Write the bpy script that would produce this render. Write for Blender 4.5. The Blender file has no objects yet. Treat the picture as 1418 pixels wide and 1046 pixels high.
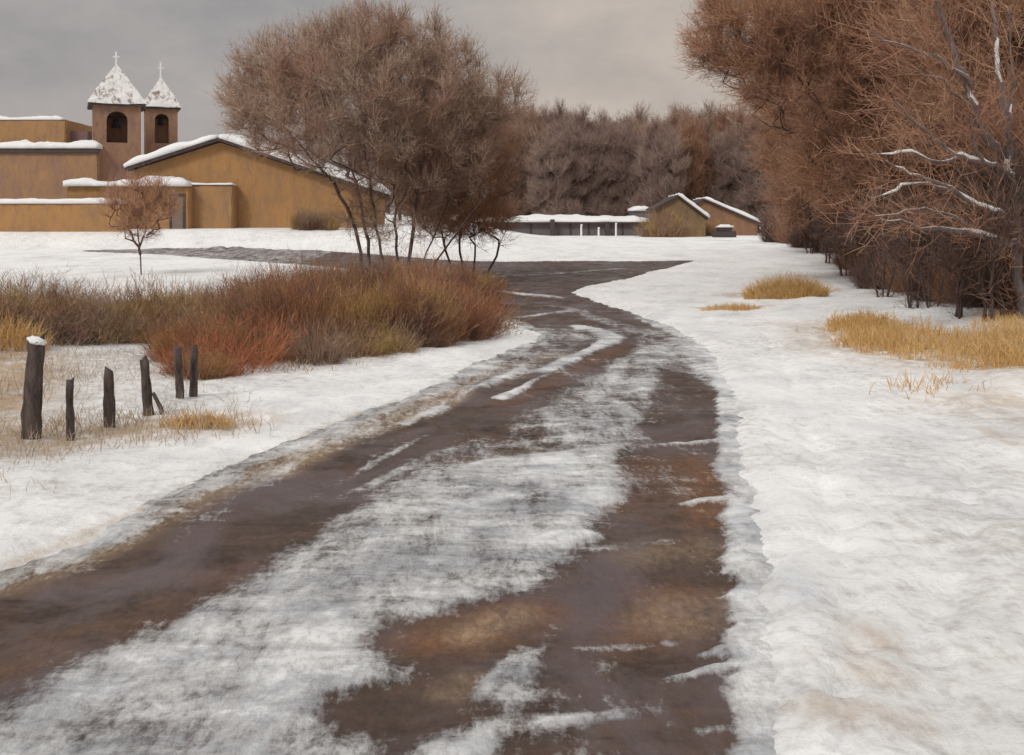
import bpy, bmesh, math, random
import numpy as np
from mathutils import Vector, Matrix

R = math.radians
scene = bpy.context.scene
COL = scene.collection
random.seed(5)

# ------------------------------------------------------------------ camera
F, CX, HY, EYE = 1520.0, 709.0, 320.0, 2.6       # focal length, centre column, horizon row (1418 wide frame), eye height
cam_d = bpy.data.cameras.new('camera')
cam = bpy.data.objects.new('camera', cam_d)
COL.objects.link(cam)
cam.location = (0, 0, EYE)
cam.rotation_euler = (R(90), 0, 0)
cam_d.sensor_width = 36
cam_d.lens = 36 * F / 1418
cam_d.shift_y = -(523 - HY) / 1418
cam_d.clip_start = 0.1
cam_d.clip_end = 2000
scene.camera = cam

# ------------------------------------------------------------------ terrain
def smooth(a, b, x):
    t = np.clip((x - a) / (b - a), 0, 1)
    return t * t * (3 - 2 * t)

BY = np.array([-60, 35, 42, 50, 58, 65, 76, 95, 110, 200, 500, 900.])
BZ = np.array([0, 0, .10, .3, .55, .8, 1.3, 1.95, 2.15, 3.6, 8, 16.])

def base_z(x, y):
    x = np.asarray(x, float); y = np.asarray(y, float)
    z = np.interp(y, BY, BZ)
    z = (z + np.interp(y - 3, BY, BZ) + np.interp(y + 3, BY, BZ)) / 3
    left = smooth(4, -6, x)
    z = z + left * 1.22 * smooth(75.8, 80.5, y)
    z = z + .5 * smooth(4.5, 14, x) * smooth(60, 25, y) * smooth(6, 16, y)
    z = z + .35 * smooth(-4, -12, x) * smooth(34, 22, y) * smooth(6, 16, y)
    return z

def at(px, py):
    """Ground point seen at a pixel of the 1418 x 1046 photograph."""
    dx = (px - CX) / F; dz = -(py - HY) / F
    lo, y = 2.0, 2.0
    while y < 600:
        if EYE + dz * y - float(base_z(dx * y, y)) < 0:
            break
        lo = y; y *= 1.02
    hi = y
    for _ in range(30):
        m = (lo + hi) / 2
        if EYE + dz * m - float(base_z(dx * m, m)) < 0: hi = m
        else: lo = m
    return Vector((dx * hi, hi, float(base_z(dx * hi, hi))))

def P(px, py, d):
    return Vector(((px - CX) / F * d, d, EYE - (py - HY) / F * d))

def gz(x, y): return float(base_z(x, y))

_perm = np.random.RandomState(11).rand(4096)
def vnoise(x, y):
    xi = np.floor(x).astype(np.int64); yi = np.floor(y).astype(np.int64)
    fx = x - xi; fy = y - yi
    fx = fx * fx * (3 - 2 * fx); fy = fy * fy * (3 - 2 * fy)
    def h(a, b): return _perm[(a * 73 + b * 1931 + (a * b) % 977) % 4096]
    return (h(xi, yi) * (1 - fx) + h(xi + 1, yi) * fx) * (1 - fy) + (h(xi, yi + 1) * (1 - fx) + h(xi + 1, yi + 1) * fx) * fy
def fbm(x, y, o=4):
    s = 0; a = .5; t = 0
    for i in range(o):
        s = s + a * vnoise(x * 2 ** i + 17 * i, y * 2 ** i + 31 * i); t += a; a *= .5
    return s / t

def seg_dist(X, Y, pts):
    d = np.full(X.shape, 1e9)
    for (x0, y0), (x1, y1) in zip(pts[:-1], pts[1:]):
        vx, vy = x1 - x0, y1 - y0
        L = vx * vx + vy * vy + 1e-9
        t = np.clip(((X - x0) * vx + (Y - y0) * vy) / L, 0, 1)
        d = np.minimum(d, np.hypot(X - x0 - t * vx, Y - y0 - t * vy))
    return d
def poly_sd(X, Y, pts):
    """Signed distance to a closed polygon, positive inside."""
    d = seg_dist(X, Y, pts + [pts[0]])
    ins = np.zeros(X.shape, bool)
    n = len(pts)
    for i in range(n):
        x0, y0 = pts[i]; x1, y1 = pts[(i + 1) % n]
        c = ((y0 > Y) != (y1 > Y)) & (X < (x1 - x0) * (Y - y0) / (y1 - y0 + 1e-12) + x0)
        ins ^= c
    return np.where(ins, d, -d)
def W(pxs): return [tuple(at(*p)[:2]) for p in pxs]

ROAD = W([(1055, 1300), (1032, 1046), (1026, 960), (1012, 900), (1022, 830), (1024, 760), (1018, 690), (1002, 640), (1000, 590), (1000, 550),
          (985, 522), (968, 492), (952, 470), (905, 452), (860, 434), (815, 418), (778, 405), (800, 397), (850, 388), (900, 376), (930, 368), (950, 363.5)]) \
     + W([(955, 361.5), (890, 362.5), (800, 362), (700, 363), (620, 361), (520, 353), (430, 347), (330, 344), (230, 345), (120, 347)]) \
     + W([(120, 349), (230, 353), (310, 359), (380, 364), (440, 368), (500, 374), (580, 395), (650, 412), (692, 432), (720, 449), (775, 466), (745, 480), (690, 503), (600, 552), (500, 590),
          (400, 634), (300, 680), (200, 733), (100, 778), (0, 818)]) + [(-6.5, 5.2), (-12, 1), (-14, -12), (4, -12)]

# nonuniform grid shared by the snow and the road
gx = 4 * np.sinh(np.linspace(-math.asinh(75), math.asinh(75), 760))
ys = [-14.0]
while ys[-1] < 620:
    y = ys[-1]
    ys.append(y + (.2 if y < 3.5 else max(.045, .0058 * y)))
gy = np.array(ys)
GX, GY = np.meshgrid(gx, gy)
BASE = base_z(GX, GY)

near = (np.abs(GX) < 70) & (GY < 90)
SD = np.full(GX.shape, -50.)
SD[near] = poly_sd(GX[near], GY[near], ROAD)
# ragged road edge
wob = (fbm(GX * .7, GY * .5, 3) - .5) * .30 + (fbm(GX * 1.6, GY * 2.6 + 3, 5) - .5) * .22 + (fbm(GX * 6 + 9, GY * 9, 3) - .5) * .12
wob = wob * (1 + smooth(18, 45, GY) * .6)
SDW = SD + wob
edge = smooth(.12, -.45, SDW)                # 1 = snow, 0 = road

lump = (fbm(GX * .35, GY * .35, 4) - .5) * .30 + (fbm(GX * 1.7 + 5, GY * 1.3, 4) - .5) * .10 + (fbm(GX * 6.5, GY * 4.5, 3) - .5) * .030
leftside = smooth(1.5, -1.0, GX - GY * .14)
bank = (.012 - .010 * leftside) * np.exp(-((SDW + .45) / .35) ** 2)
farf = smooth(35, 60, GY)
edge = np.where(leftside > .5, smooth(.30, -.75, SDW) * .999, edge)
SNOWZ = BASE + edge * ((.10 - .07 * farf) * (1 - .35 * leftside) + lump * (1 - .7 * farf) * smooth(.1, -1.2, SDW) + bank) - (1 - edge) * .06
SNOWZ = np.where((SDW < -.35), np.maximum(SNOWZ, BASE + .045), SNOWZ)
SNOWZ += (fbm(GX * .04, GY * .04, 3) - .5) * 1.2 * smooth(130, 200, GY)

def tracks(pxs, w, depth):
    d = seg_dist(GX, GY, [(a + (random.random() - .5) * .1, b) for a, b in W(pxs)])
    prints = .45 + .55 * (np.sin(GY * 8.5 + GX * 3) > 0)
    return -depth * np.exp(-(d / w) ** 2) * prints * (.5 + vnoise(GX * 3, GY * 3))
for pxs in ([(1120, 1100), (1180, 900), (1150, 760), (1130, 640), (1100, 540), (1060, 470)], [(1500, 760), (1330, 700), (1220, 690), (1150, 760)], [(1330, 1100), (1290, 900), (1360, 720), (1330, 600), (1250, 530)],
            [(240, 640), (330, 600), (450, 560), (560, 520)]):
    SNOWZ = SNOWZ + tracks(pxs, .13, .055) * (SDW < -.5)

def grid_mesh(name, Z, keep=None, attrs=None):
    ny, nx = GX.shape
    idx = np.arange(nx * ny).reshape(ny, nx)
    q = np.stack([idx[:-1, :-1], idx[:-1, 1:], idx[1:, 1:], idx[1:, :-1]], -1).reshape(-1, 4)
    if keep is not None:
        kc = (keep[:-1, :-1] | keep[:-1, 1:] | keep[1:, 1:] | keep[1:, :-1]).reshape(-1)
        q = q[kc]
    v = np.stack([GX, GY, Z], -1).reshape(-1, 3)
    used = np.unique(q)
    remap = np.zeros(len(v), np.int64); remap[used] = np.arange(len(used))
    at_ = {k: a.reshape(-1)[used] for k, a in (attrs or {}).items()}
    return np_mesh(name, v[used], remap[q], at_, smooth_=True)

def np_mesh(name, v, q, attrs=None, smooth_=False):
    me = bpy.data.meshes.new(name)
    me.vertices.add(len(v)); me.vertices.foreach_set('co', np.asarray(v, np.float32).ravel())
    n = len(q); k = q.shape[1]
    me.loops.add(n * k); me.loops.foreach_set('vertex_index', np.asarray(q, np.int32).ravel())
    me.polygons.add(n); me.polygons.foreach_set('loop_start', np.arange(0, n * k, k, dtype=np.int32))
    if smooth_: me.polygons.foreach_set('use_smooth', np.ones(n, bool))
    for an, av in (attrs or {}).items():
        a = me.attributes.new(an, 'FLOAT', 'POINT'); a.data.foreach_set('value', np.asarray(av, np.float32))
    me.update(calc_edges=True)
    me.validate()
    return me

# ------------------------------------------------------------------ materials
class NT:
    def __init__(s, name):
        s.m = bpy.data.materials.new(name); s.m.use_nodes = True
        s.t = s.m.node_tree; s.b = s.t.nodes['Principled BSDF']
        s.b.inputs['Specular IOR Level'].default_value = .25
        s.b.inputs['Roughness'].default_value = .85
    def n(s, typ, **kw):
        o = s.t.nodes.new(typ)
        for k, v in kw.items(): setattr(o, k, v)
        return o
    def link(s, a, b): s.t.links.new(a, b)
    def coord(s, scale=(1, 1, 1), rot=(0, 0, 0), kind='pos'):
        if kind == 'pos': c = s.n('ShaderNodeNewGeometry').outputs['Position']
        else: c = s.n('ShaderNodeTexCoord').outputs['Object']
        mp = s.n('ShaderNodeMapping'); mp.inputs['Scale'].default_value = scale; mp.inputs['Rotation'].default_value = rot
        s.link(c, mp.inputs['Vector']); return mp.outputs[0]
    def noise(s, scale, detail=4, rough=.6, vec=None, dist=0):
        o = s.n('ShaderNodeTexNoise'); o.inputs['Scale'].default_value = scale; o.inputs['Detail'].default_value = detail
        o.inputs['Roughness'].default_value = rough; o.inputs['Distortion'].default_value = dist
        if vec is None: vec = s.coord()
        s.link(vec, o.inputs['Vector']); return o.outputs['Fac']
    def ramp(s, fac, stops, interp='LINEAR'):
        o = s.n('ShaderNodeValToRGB'); o.color_ramp.interpolation = interp
        e = o.color_ramp.elements
        while len(e) < len(stops): e.new(.5)
        for el, (p, c) in zip(e, stops):
            el.position = p; el.color = (c, c, c, 1) if isinstance(c, (int, float)) else (*c, 1)
        s.link(fac, o.inputs[0]); return o.outputs[0]
    def mix(s, fac, a, b, mode='MIX'):
        o = s.n('ShaderNodeMix', data_type='RGBA', blend_type=mode)
        for i, v in ((0, fac), (6, a), (7, b)):
            if hasattr(v, 'is_output'): s.link(v, o.inputs[i])
            elif i == 0: o.inputs[0].default_value = v
            else: o.inputs[i].default_value = (*v, 1)
        return o.outputs[2]
    def math(s, op, a, b=0., c=None):
        o = s.n('ShaderNodeMath', operation=op)
        for i, v in enumerate((a, b, c)):
            if v is None: continue
            if hasattr(v, 'is_output'): s.link(v, o.inputs[i])
            else: o.inputs[i].default_value = v
        return o.outputs[0]
    def attr(s, name): return s.n('ShaderNodeAttribute', attribute_name=name).outputs['Fac']
    def color(s, v):
        if hasattr(v, 'is_output'): s.link(v, s.b.inputs['Base Color'])
        else: s.b.inputs['Base Color'].default_value = (*v, 1)
    def rough(s, v):
        if hasattr(v, 'is_output'): s.link(v, s.b.inputs['Roughness'])
        else: s.b.inputs['Roughness'].default_value = v
    def bump(s, h, strength=.5, dist=.05):
        o = s.n('ShaderNodeBump'); o.inputs['Strength'].default_value = strength; o.inputs['Distance'].default_value = dist
        s.link(h, o.inputs['Height']); s.link(o.outputs[0], s.b.inputs['Normal'])

def mat_snow_field():
    t = NT('snow ground')
    v = t.coord((1, .55, 1), (0, 0, R(-12)))
    grain = t.noise(9, 8, .72, v)
    mid = t.noise(2.2, 6, .65, v)
    big = t.noise(.35, 4, .6)
    white = t.mix(t.ramp(mid, [(.3, 0.), (.65, 1.)]), (.82, .818, .81), (.945, .943, .935))
    blue = t.ramp(t.noise(.8, 5, .6, t.coord((1, .5, 1))), [(.50, 0.), (.68, .55)])
    white = t.mix(blue, white, (.66, .68, .72))
    # bare earth and dead stems showing through thin snow
    scr = t.ramp(t.noise(5.5, 9, .78, t.coord((.45, 1, 1), (0, 0, R(14))), .5), [(.30, 0.), (.72, 1.)])
    k = t.math('ADD', t.math('MULTIPLY', t.attr('thin'), .55), t.math('MULTIPLY', t.ramp(big, [(.35, 0.), (.65, 1.)]), .14))
    k = t.math('ADD', k, t.math('MULTIPLY', t.ramp(grain, [(.30, 0.), (.72, 1.)]), .38))
    k = t.math('ADD', k, t.math('MULTIPLY', scr, .34))
    fl = t.ramp(t.noise(24, 6, .8, t.coord((.6, 1, 1))), [(.48, 0.), (.67, .40)])
    show = t.math('MAXIMUM', t.ramp(k, [(.46, 0.), (.92, .85)]), t.math('MULTIPLY', fl, t.ramp(mid, [(.40, .1), (.62, 1.)])))
    soil = t.mix(t.ramp(t.noise(5, 4, .6), [(.35, 0.), (.65, 1.)]), (.23, .185, .155), (.43, .37, .30))
    col = t.mix(show, white, soil)
    ochre = t.math('MULTIPLY', t.attr('ochre'), t.ramp(t.noise(4, 6, .7, t.coord((1, .4, 1))), [(.36, 0.), (.56, 1.)]))
    col = t.mix(ochre, col, t.mix(mid, (.36, .21, .08), (.52, .36, .20)))
    t.color(col)
    h = t.math('ADD', t.math('MULTIPLY', grain, 1.15), t.math('ADD', t.math('MULTIPLY', mid, .45), t.math('MULTIPLY', scr, .30)))
    h = t.math('MULTIPLY', h, t.ramp(t.noise(.55, 3, .6), [(.36, .25), (.64, 1.15)]))
    t.bump(h, .62, .08)
    t.b.inputs['Subsurface Weight'].default_value = 0
    return t.m

def mat_road():
    t = NT('muddy road')
    v = t.coord((1.0, .26, 1), (0, 0, R(17)))
    v2 = t.coord((1.0, .5, 1), (0, 0, R(20)))
    vx = t.coord((.34, 1.0, 1), (0, 0, R(-6)))
    con = lambda f, a=.32, b=.68: t.ramp(f, [(a, 0.), (b, 1.)])
    streak = con(t.noise(2.6, 9, .68, v, .5))
    cross = con(t.noise(3.4, 8, .70, vx, .4))
    fine = con(t.noise(17, 7, .75, v2, .3))
    blot = con(t.noise(1.0, 6, .62, v2, .5), .36, .64)
    mud = t.mix(blot, (.020, .014, .012), (.072, .049, .040))
    mud = t.mix(t.math('MULTIPLY', cross, .45), mud, (.120, .090, .078))
    mud = t.mix(t.math('MULTIPLY', fine, .30), mud, (.16, .125, .108))
    warm = con(t.noise(1.9, 7, .7, t.coord((.5, .9, 1), (0, 0, .2)), .8), .50, .66)
    mud = t.mix(t.math('MULTIPLY', warm, .45), mud, (.180, .105, .066))
    drk = con(t.noise(1.3, 8, .72, t.coord((.6, .8, 1), (0, 0, -.4)), 1.), .52, .64)
    mud = t.mix(t.math('MULTIPLY', drk, .85), mud, (.022, .016, .015))
    pur = con(t.noise(.8, 6, .68, t.coord((1, .6, 1), (0, 0, .6)), .6), .45, .60)
    mud = t.mix(t.math('MULTIPLY', pur, .75), mud, (.145, .120, .128))
    rust = t.math('MULTIPLY', t.attr('rust'), t.math('ADD', t.math('MULTIPLY', streak, .6), t.math('MULTIPLY', cross, .5)))
    mud = t.mix(rust, mud, t.mix(fine, (.15, .062, .026), (.34, .155, .065)))
    och = t.math('MULTIPLY', t.attr('ochre'), t.math('ADD', t.math('MULTIPLY', streak, .8), t.math('MULTIPLY', fine, .35)))
    mud = t.mix(och, mud, t.mix(fine, (.32, .22, .13), (.58, .43, .28)))
    sn = t.math('ADD', t.attr('snow'), t.math('MULTIPLY', t.math('SUBTRACT', streak, .5), .55))
    sn = t.math('ADD', sn, t.math('MULTIPLY', t.math('SUBTRACT', cross, .5), .34))
    sn = t.math('ADD', sn, t.math('MULTIPLY', t.math('SUBTRACT', fine, .5), .42))
    s_fac = t.ramp(sn, [(.24, 0.), (.40, .26), (.60, .66), (.92, 1.)])
    slush = con(t.noise(1.5, 7, .68, t.coord((.7, 1.0, 1), (0, 0, -.3)), .5), .44, .66)
    white = t.mix(cross, (.68, .678, .67), (.87, .87, .865))
    white = t.mix(t.math('MULTIPLY', slush, .9), white, (.36, .38, .415))
    t.color(t.mix(s_fac, mud, white))
    wet = t.ramp(blot, [(.1, .42), (.9, .75)])
    t.rough(t.mix(s_fac, wet, (.9, .9, .9)))
    t.b.inputs['Specular IOR Level'].default_value = .14
    t.bump(t.math('ADD', t.math('MULTIPLY', fine, .35), t.math('ADD', t.math('MULTIPLY', s_fac, .8), t.math('MULTIPLY', cross, .3))), .6, .05)
    return t.m

def mat_twig(name, stops, patch, spec=.1):
    t = NT(name)
    c = t.ramp(t.attr('tint'), stops)
    f = t.ramp(t.noise(.42, 3, .6, t.coord(kind='obj')), [(.42, 0.), (.62, .7)])
    t.color(t.mix(f, c, patch)); t.b.inputs['Specular IOR Level'].default_value = spec
    return t.m

def mat_brush(name, stops, patches, scale=.55):
    t = NT(name); c = t.ramp(t.attr('tint'), stops)
    for i, (p, amt) in enumerate(patches):
        f = t.ramp(t.noise(scale * (1 + .35 * i), 4, .65, t.coord((1, 1, 1.2), (.3 * i, 0, .7 * i))), [(.47, 0.), (.60, amt)])
        c = t.mix(f, c, t.mix(t.attr('tint'), tuple(x * .55 for x in p), tuple(min(.8, x * 1.5) for x in p)))
    t.color(c); t.b.inputs['Specular IOR Level'].default_value = .1
    return t.m

def mat_bark(name, a, b, snow=0.):
    t = NT(name)
    c = t.mix(t.ramp(t.noise(3.5, 8, .75, t.coord((3, 3, .7), kind='obj')), [(.35, 0.), (.65, 1.)]), a, b)
    if snow:
        nz = t.n('ShaderNodeSeparateXYZ'); t.link(t.n('ShaderNodeNewGeometry').outputs['Normal'], nz.inputs[0])
        k = t.math('ADD', t.math('MULTIPLY', nz.outputs['Z'], .5), t.math('MULTIPLY', t.noise(2.2, 5, .7, t.coord(kind='obj')), .9))
        c = t.mix(t.ramp(k, [(.80 - .3 * snow, 0.), (.90 - .3 * snow, 1.)]), c, (.82, .81, .80))
    t.color(c); t.bump(t.noise(14, 5, .7, t.coord((3, 3, .6), kind='obj')), .7, .03)
    return t.m

def mat_adobe(name, a, b, c, snow=.0):
    t = NT(name)
    v = t.coord((1, 1, .45))
    n1 = t.ramp(t.noise(.55, 6, .65, v, .4), [(.34, 0.), (.64, 1.)])
    n2 = t.ramp(t.noise(2.6, 7, .7, t.coord((1, 1, .35)), .3), [(.44, 0.), (.68, .8)])
    col = t.mix(n2, t.mix(n1, a, b), c)
    t.color(col); t.b.inputs['Specular IOR Level'].default_value = .1
    t.bump(t.noise(4, 8, .7), .5, .12)
    return t.m

def mat_snow(name='roof snow', dirt=.1):
    t = NT(name)
    c = t.mix(t.noise(2.0, 6, .65), (.74, .73, .72), (.90, .895, .89))
    if dirt: c = t.mix(t.ramp(t.noise(1.6, 8, .75), [(.58, 0.), (.72, dirt)]), c, (.30, .24, .20))
    t.color(c); t.bump(t.noise(5, 6, .65), .5, .08)
    return t.m

def mat_snowy_shingle():
    t = NT('snowy shingles')
    k = t.noise(1.9, 9, .78, t.coord((1, 1, .5)), .6)
    wood = t.mix(t.noise(6, 5, .7), (.20, .14, .115), (.36, .27, .23))
    t.color(t.mix(t.ramp(k, [(.405, 0.), (.50, 1.)]), wood, (.80, .785, .77)))
    t.bump(k, .7, .15)
    return t.m

def mat_plain(name, a, b, scale=4, rough=.85, stretch=(1, 1, 1)):
    t = NT(name); t.color(t.mix(t.noise(scale, 6, .7, t.coord(stretch)), a, b)); t.rough(rough)
    t.bump(t.noise(scale * 3, 5, .7, t.coord(stretch)), .4, .03)
    return t.m

M = dict(
    snow_ground=mat_snow_field(), road=mat_road(), roof_snow=mat_snow(), clean_snow=mat_snow('fresh snow', 0),
    shingle=mat_snowy_shingle(),
    adobe=mat_adobe('golden adobe', (0.430, 0.244, 0.108), (0.353, 0.206, 0.104), (0.258, 0.164, 0.104)),
    adobe_warm=mat_adobe('orange adobe', (0.464, 0.244, 0.095), (0.387, 0.223, 0.104), (0.284, 0.173, 0.104)),
    adobe_dull=mat_adobe('weathered adobe', (0.395, 0.230, 0.118), (0.319, 0.193, 0.118), (0.244, 0.156, 0.132)),
    tower=mat_adobe('tower plaster', (0.370, 0.224, 0.127), (0.286, 0.167, 0.118), (0.185, 0.118, 0.118)),
    ochre_wall=mat_adobe('ochre plaster', (.30, .19, .095), (.22, .15, .09), (.15, .115, .075)),
    rust_wall=mat_adobe('rust plaster', (.36, .19, .095), (.28, .16, .10), (.20, .13, .10)),
    dark_wood=mat_plain('dark timber', (.045, .034, .034), (.115, .088, .085), 5, .85, (1, 1, .3)),
    grey_wood=mat_plain('grey weathered timber', (.10, .085, .088), (.21, .18, .18), 4, .9, (1, 1, .3)),
    brick=mat_plain('purple brick', (.15, .085, .085), (.26, .165, .15), 6),
    door=mat_plain('weathered grey door', (.16, .125, .10), (.25, .20, .17), 3),
    bell=mat_plain('dark bronze', (.03, .03, .045), (.07, .06, .075), 5, .6),
    post=mat_bark('weathered post', (.030, .022, .020), (.16, .12, .105), .0),
    bark=mat_bark('dark bark', (.055, .036, .032), (.16, .11, .095)),
    grey_bark=mat_bark('grey bark', (.12, .095, .09), (.24, .195, .185), .22),
    twig_brown=mat_twig('brown twigs', [(0, (0.141, 0.090, 0.070)), (.4, (0.397, 0.260, 0.192)), (.7, (0.640, 0.473, 0.351)), (1, (0.714, 0.652, 0.554))], (0.397, 0.219, 0.160)),
    twig_plum=mat_twig('plum twigs', [(0, (0.134, 0.093, 0.086)), (.4, (0.347, 0.242, 0.202)), (.75, (0.527, 0.389, 0.302)), (1, (0.661, 0.581, 0.454))], (0.324, 0.215, 0.195)),
    twig_russet=mat_twig('russet twigs', [(0, (0.171, 0.086, 0.053)), (.4, (0.439, 0.230, 0.140)), (.75, (0.635, 0.371, 0.225)), (1, (0.751, 0.559, 0.364))], (0.414, 0.237, 0.171)),
    twig_umber=mat_twig('umber twigs', [(0, (0.135, 0.073, 0.051)), (.4, (0.381, 0.205, 0.132)), (.75, (0.554, 0.335, 0.216)), (1, (0.727, 0.547, 0.377))], (0.406, 0.213, 0.143)),
    twig_dark=mat_twig('dark undergrowth twigs', [(0, (.07, .045, .04)), (.5, (.17, .115, .095)), (1, (.36, .25, .20))], (.15, .085, .07)),
    shrub_red=mat_brush('red willow stems', [(0, (0.130, 0.061, 0.044)), (.4, (0.338, 0.161, 0.102)), (.75, (0.546, 0.300, 0.177)), (1, (0.806, 0.573, 0.396))], [((.50, .33, .13), .9), ((.15, .09, .08), .85), ((.38, .15, .07), .6)]),
    shrub_fire=mat_twig('orange red stems', [(0, (0.216, 0.076, 0.043)), (.5, (0.486, 0.169, 0.081)), (1, (0.729, 0.351, 0.189))], (0.351, 0.155, 0.108)),
    shrub_brown=mat_brush('brown shrub stems', [(0, (0.154, 0.090, 0.053)), (.4, (0.363, 0.204, 0.116)), (.75, (0.550, 0.352, 0.220)), (1, (0.726, 0.561, 0.440))], [((.58, .38, .13), .9), ((.22, .12, .09), .85), ((.36, .27, .22), .6)], .5),
    shrub_grey=mat_twig('grey shrub stems', [(0, (.16, .115, .10)), (.5, (.34, .255, .21)), (1, (.60, .50, .43))], (.28, .18, .15)),
    straw=mat_twig('straw grass', [(0, (.42, .24, .09)), (.5, (.74, .47, .19)), (1, (.84, .66, .40))], (.66, .40, .15)),
    pale_straw=mat_twig('pale dead grass', [(0, (.30, .22, .17)), (.5, (.48, .375, .29)), (1, (.66, .57, .46))], (.42, .30, .19)),
)

# ------------------------------------------------------------------ object helpers
def link(name, me, mat=None, parent=None):
    o = bpy.data.objects.new(name, me); COL.objects.link(o)
    if mat is not None and not me.materials: me.materials.append(M[mat] if isinstance(mat, str) else mat)
    if parent is not None: o.parent = parent
    return o
def tag(o, label, cat, group=None):
    o['label'] = label; o['category'] = cat
    if group: o['group'] = group
    return o
def thing(name, label, cat, loc, rz=0, group=None):
    o = bpy.data.objects.new(name, None); COL.objects.link(o)
    o.location = loc; o.rotation_euler = (0, 0, rz); o.empty_display_size = .3
    return tag(o, label, cat, group)
def dup(root, loc, rz=0, sc=(1, 1, 1), label=None, group=None):
    r = root.copy(); COL.objects.link(r); r.location = loc; r.rotation_euler = (0, 0, rz); r.scale = sc
    if label: r['label'] = label
    if group: r['group'] = group
    for ch in list(root.children):
        c = ch.copy(); COL.objects.link(c); c.parent = r
        for g in ch.children:
            d = g.copy(); COL.objects.link(d); d.parent = c
    return r

def tubes(paths, radii, sides=3):
    """Many equal-length tapering tubes at once: paths (N,K,3), radii (N,K)."""
    N, K, _ = paths.shape
    tan = np.gradient(paths, axis=1)
    tan /= np.linalg.norm(tan, axis=2, keepdims=True) + 1e-9
    ref = np.where(np.abs(tan[:, :1, 2:3]) > .8, np.array([1., 0, 0]), np.array([0, 0, 1.]))
    ref = np.broadcast_to(ref, tan.shape)
    u = np.cross(tan, ref); u /= np.linalg.norm(u, axis=2, keepdims=True) + 1e-9
    w = np.cross(tan, u)
    a = np.arange(sides) * 2 * np.pi / sides
    v = paths[:, :, None] + radii[:, :, None, None] * (np.cos(a)[None, None, :, None] * u[:, :, None] + np.sin(a)[None, None, :, None] * w[:, :, None])
    i = np.arange(N * K * sides).reshape(N, K, sides)
    j = np.roll(i, -1, axis=2)
    q = np.stack([i[:, :-1], j[:, :-1], j[:, 1:], i[:, 1:]], -1).reshape(-1, 4)
    return v.reshape(-1, 3), q

def join(parts):
    vs, qs, at_ = [], [], []
    off = 0
    for v, q, a in parts:
        vs.append(v); qs.append(q + off); at_.append(a); off += len(v)
    return np.concatenate(vs), np.concatenate(qs), np.concatenate(at_)

def nrm(v): return v / (np.linalg.norm(v, axis=-1, keepdims=True) + 1e-9)

def sprig(rng, p0, d, L, r0, K, bend, up):
    """Curved tapering twigs from points p0 along unit directions d."""
    N = len(p0)
    t = np.linspace(0, 1, K)[None, :, None]
    side = nrm(rng.normal(size=(N, 3)))
    side = nrm(side - (side * d).sum(1, keepdims=True) * d)
    c = side * bend[:, None] + np.array([0, 0, 1.]) * up
    path = p0[:, None] + d[:, None] * (t * L[:, None, None]) + c[:, None] * (t ** 2) * L[:, None, None]
    rad = r0[:, None] * (1 - .75 * np.linspace(0, 1, K))[None]
    return path, rad

def grow(rng, stems, targets, step=.45, wiggle=.10):
    nodes, par = [], []
    for st in stems:
        prev = -1
        st = [np.array(p, float) for p in st]
        for a, b in zip(st[:-1], st[1:]):
            n = max(1, int(np.linalg.norm(b - a) / step))
            for k in range(n):
                nodes.append(a + (b - a) * k / n + rng.normal(size=3) * .03); par.append(prev); prev = len(nodes) - 1
        nodes.append(st[-1]); par.append(prev)
    base = np.mean([s[0] for s in stems], axis=0)
    nstart = len(nodes)
    targets = sorted(targets, key=lambda t: np.linalg.norm(t - base))
    A = np.zeros((nstart + len(targets) * 24, 3)); A[:nstart] = nodes
    cnt = nstart
    lowz = base[2] + .8
    for t in targets:
        D = t - A[:cnt]
        dist = np.linalg.norm(D, axis=1)
        cost = dist + np.maximum(0, -D[:, 2] + .3 * dist) * 1.4 + 3 * (A[:cnt, 2] < lowz)
        i = int(np.argmin(cost)); p0 = A[i].copy()
        pd = A[i] - A[par[i]] if par[i] >= 0 else np.array([0, 0, 1.])
        pd = pd / (np.linalg.norm(pd) + 1e-9)
        L = dist[i]
        p1 = p0 + pd * .35 * L + np.array([0, 0, .06 * L])
        n = int(min(22, max(1, round(L / step))))
        prev = i
        for k in range(1, n + 1):
            s = k / n
            p = (1 - s) ** 2 * p0 + 2 * s * (1 - s) * p1 + s * s * t
            if k < n: p = p + rng.normal(size=3) * wiggle * step
            A[cnt] = p; par.append(prev); prev = cnt; cnt += 1
    return A[:cnt].copy(), np.array(par)

def skeleton_mesh(nodes, par, r_tip, power=.48, flare=1.25, rmin=0.):
    n = len(nodes)
    kids = [[] for _ in range(n)]
    for i, p in enumerate(par):
        if p >= 0: kids[p].append(i)
    tips = np.zeros(n)
    for i in range(n - 1, -1, -1):
        if not kids[i]: tips[i] = 1
        if par[i] >= 0: tips[par[i]] += tips[i]
    rad = r_tip * tips ** power
    parts = []
    starts = [i for i in range(n) if par[i] < 0]
    todo = [(i, -1) for i in starts]
    while todo:
        i, p = todo.pop()
        chain = [i] if p < 0 else [p, i]
        rr = [rad[i] * flare if p < 0 else rad[i]] if p < 0 else [min(rad[p], rad[i] * 1.15), rad[i]]
        cur = i
        while kids[cur]:
            ks = sorted(kids[cur], key=lambda k: -tips[k])
            for k in ks[1:]: todo.append((k, cur))
            cur = ks[0]; chain.append(cur); rr.append(rad[cur])
        if len(chain) < 2: continue
        rr[-1] *= .45
        if max(rr) < rmin: continue
        v, q = tubes(nodes[chain][None], np.array(rr)[None], 7 if max(rr) > .06 else 4)
        parts.append((v, q, np.zeros(len(v))))
    v, q, _ = join(parts)
    return v, q, tips, rad

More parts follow.
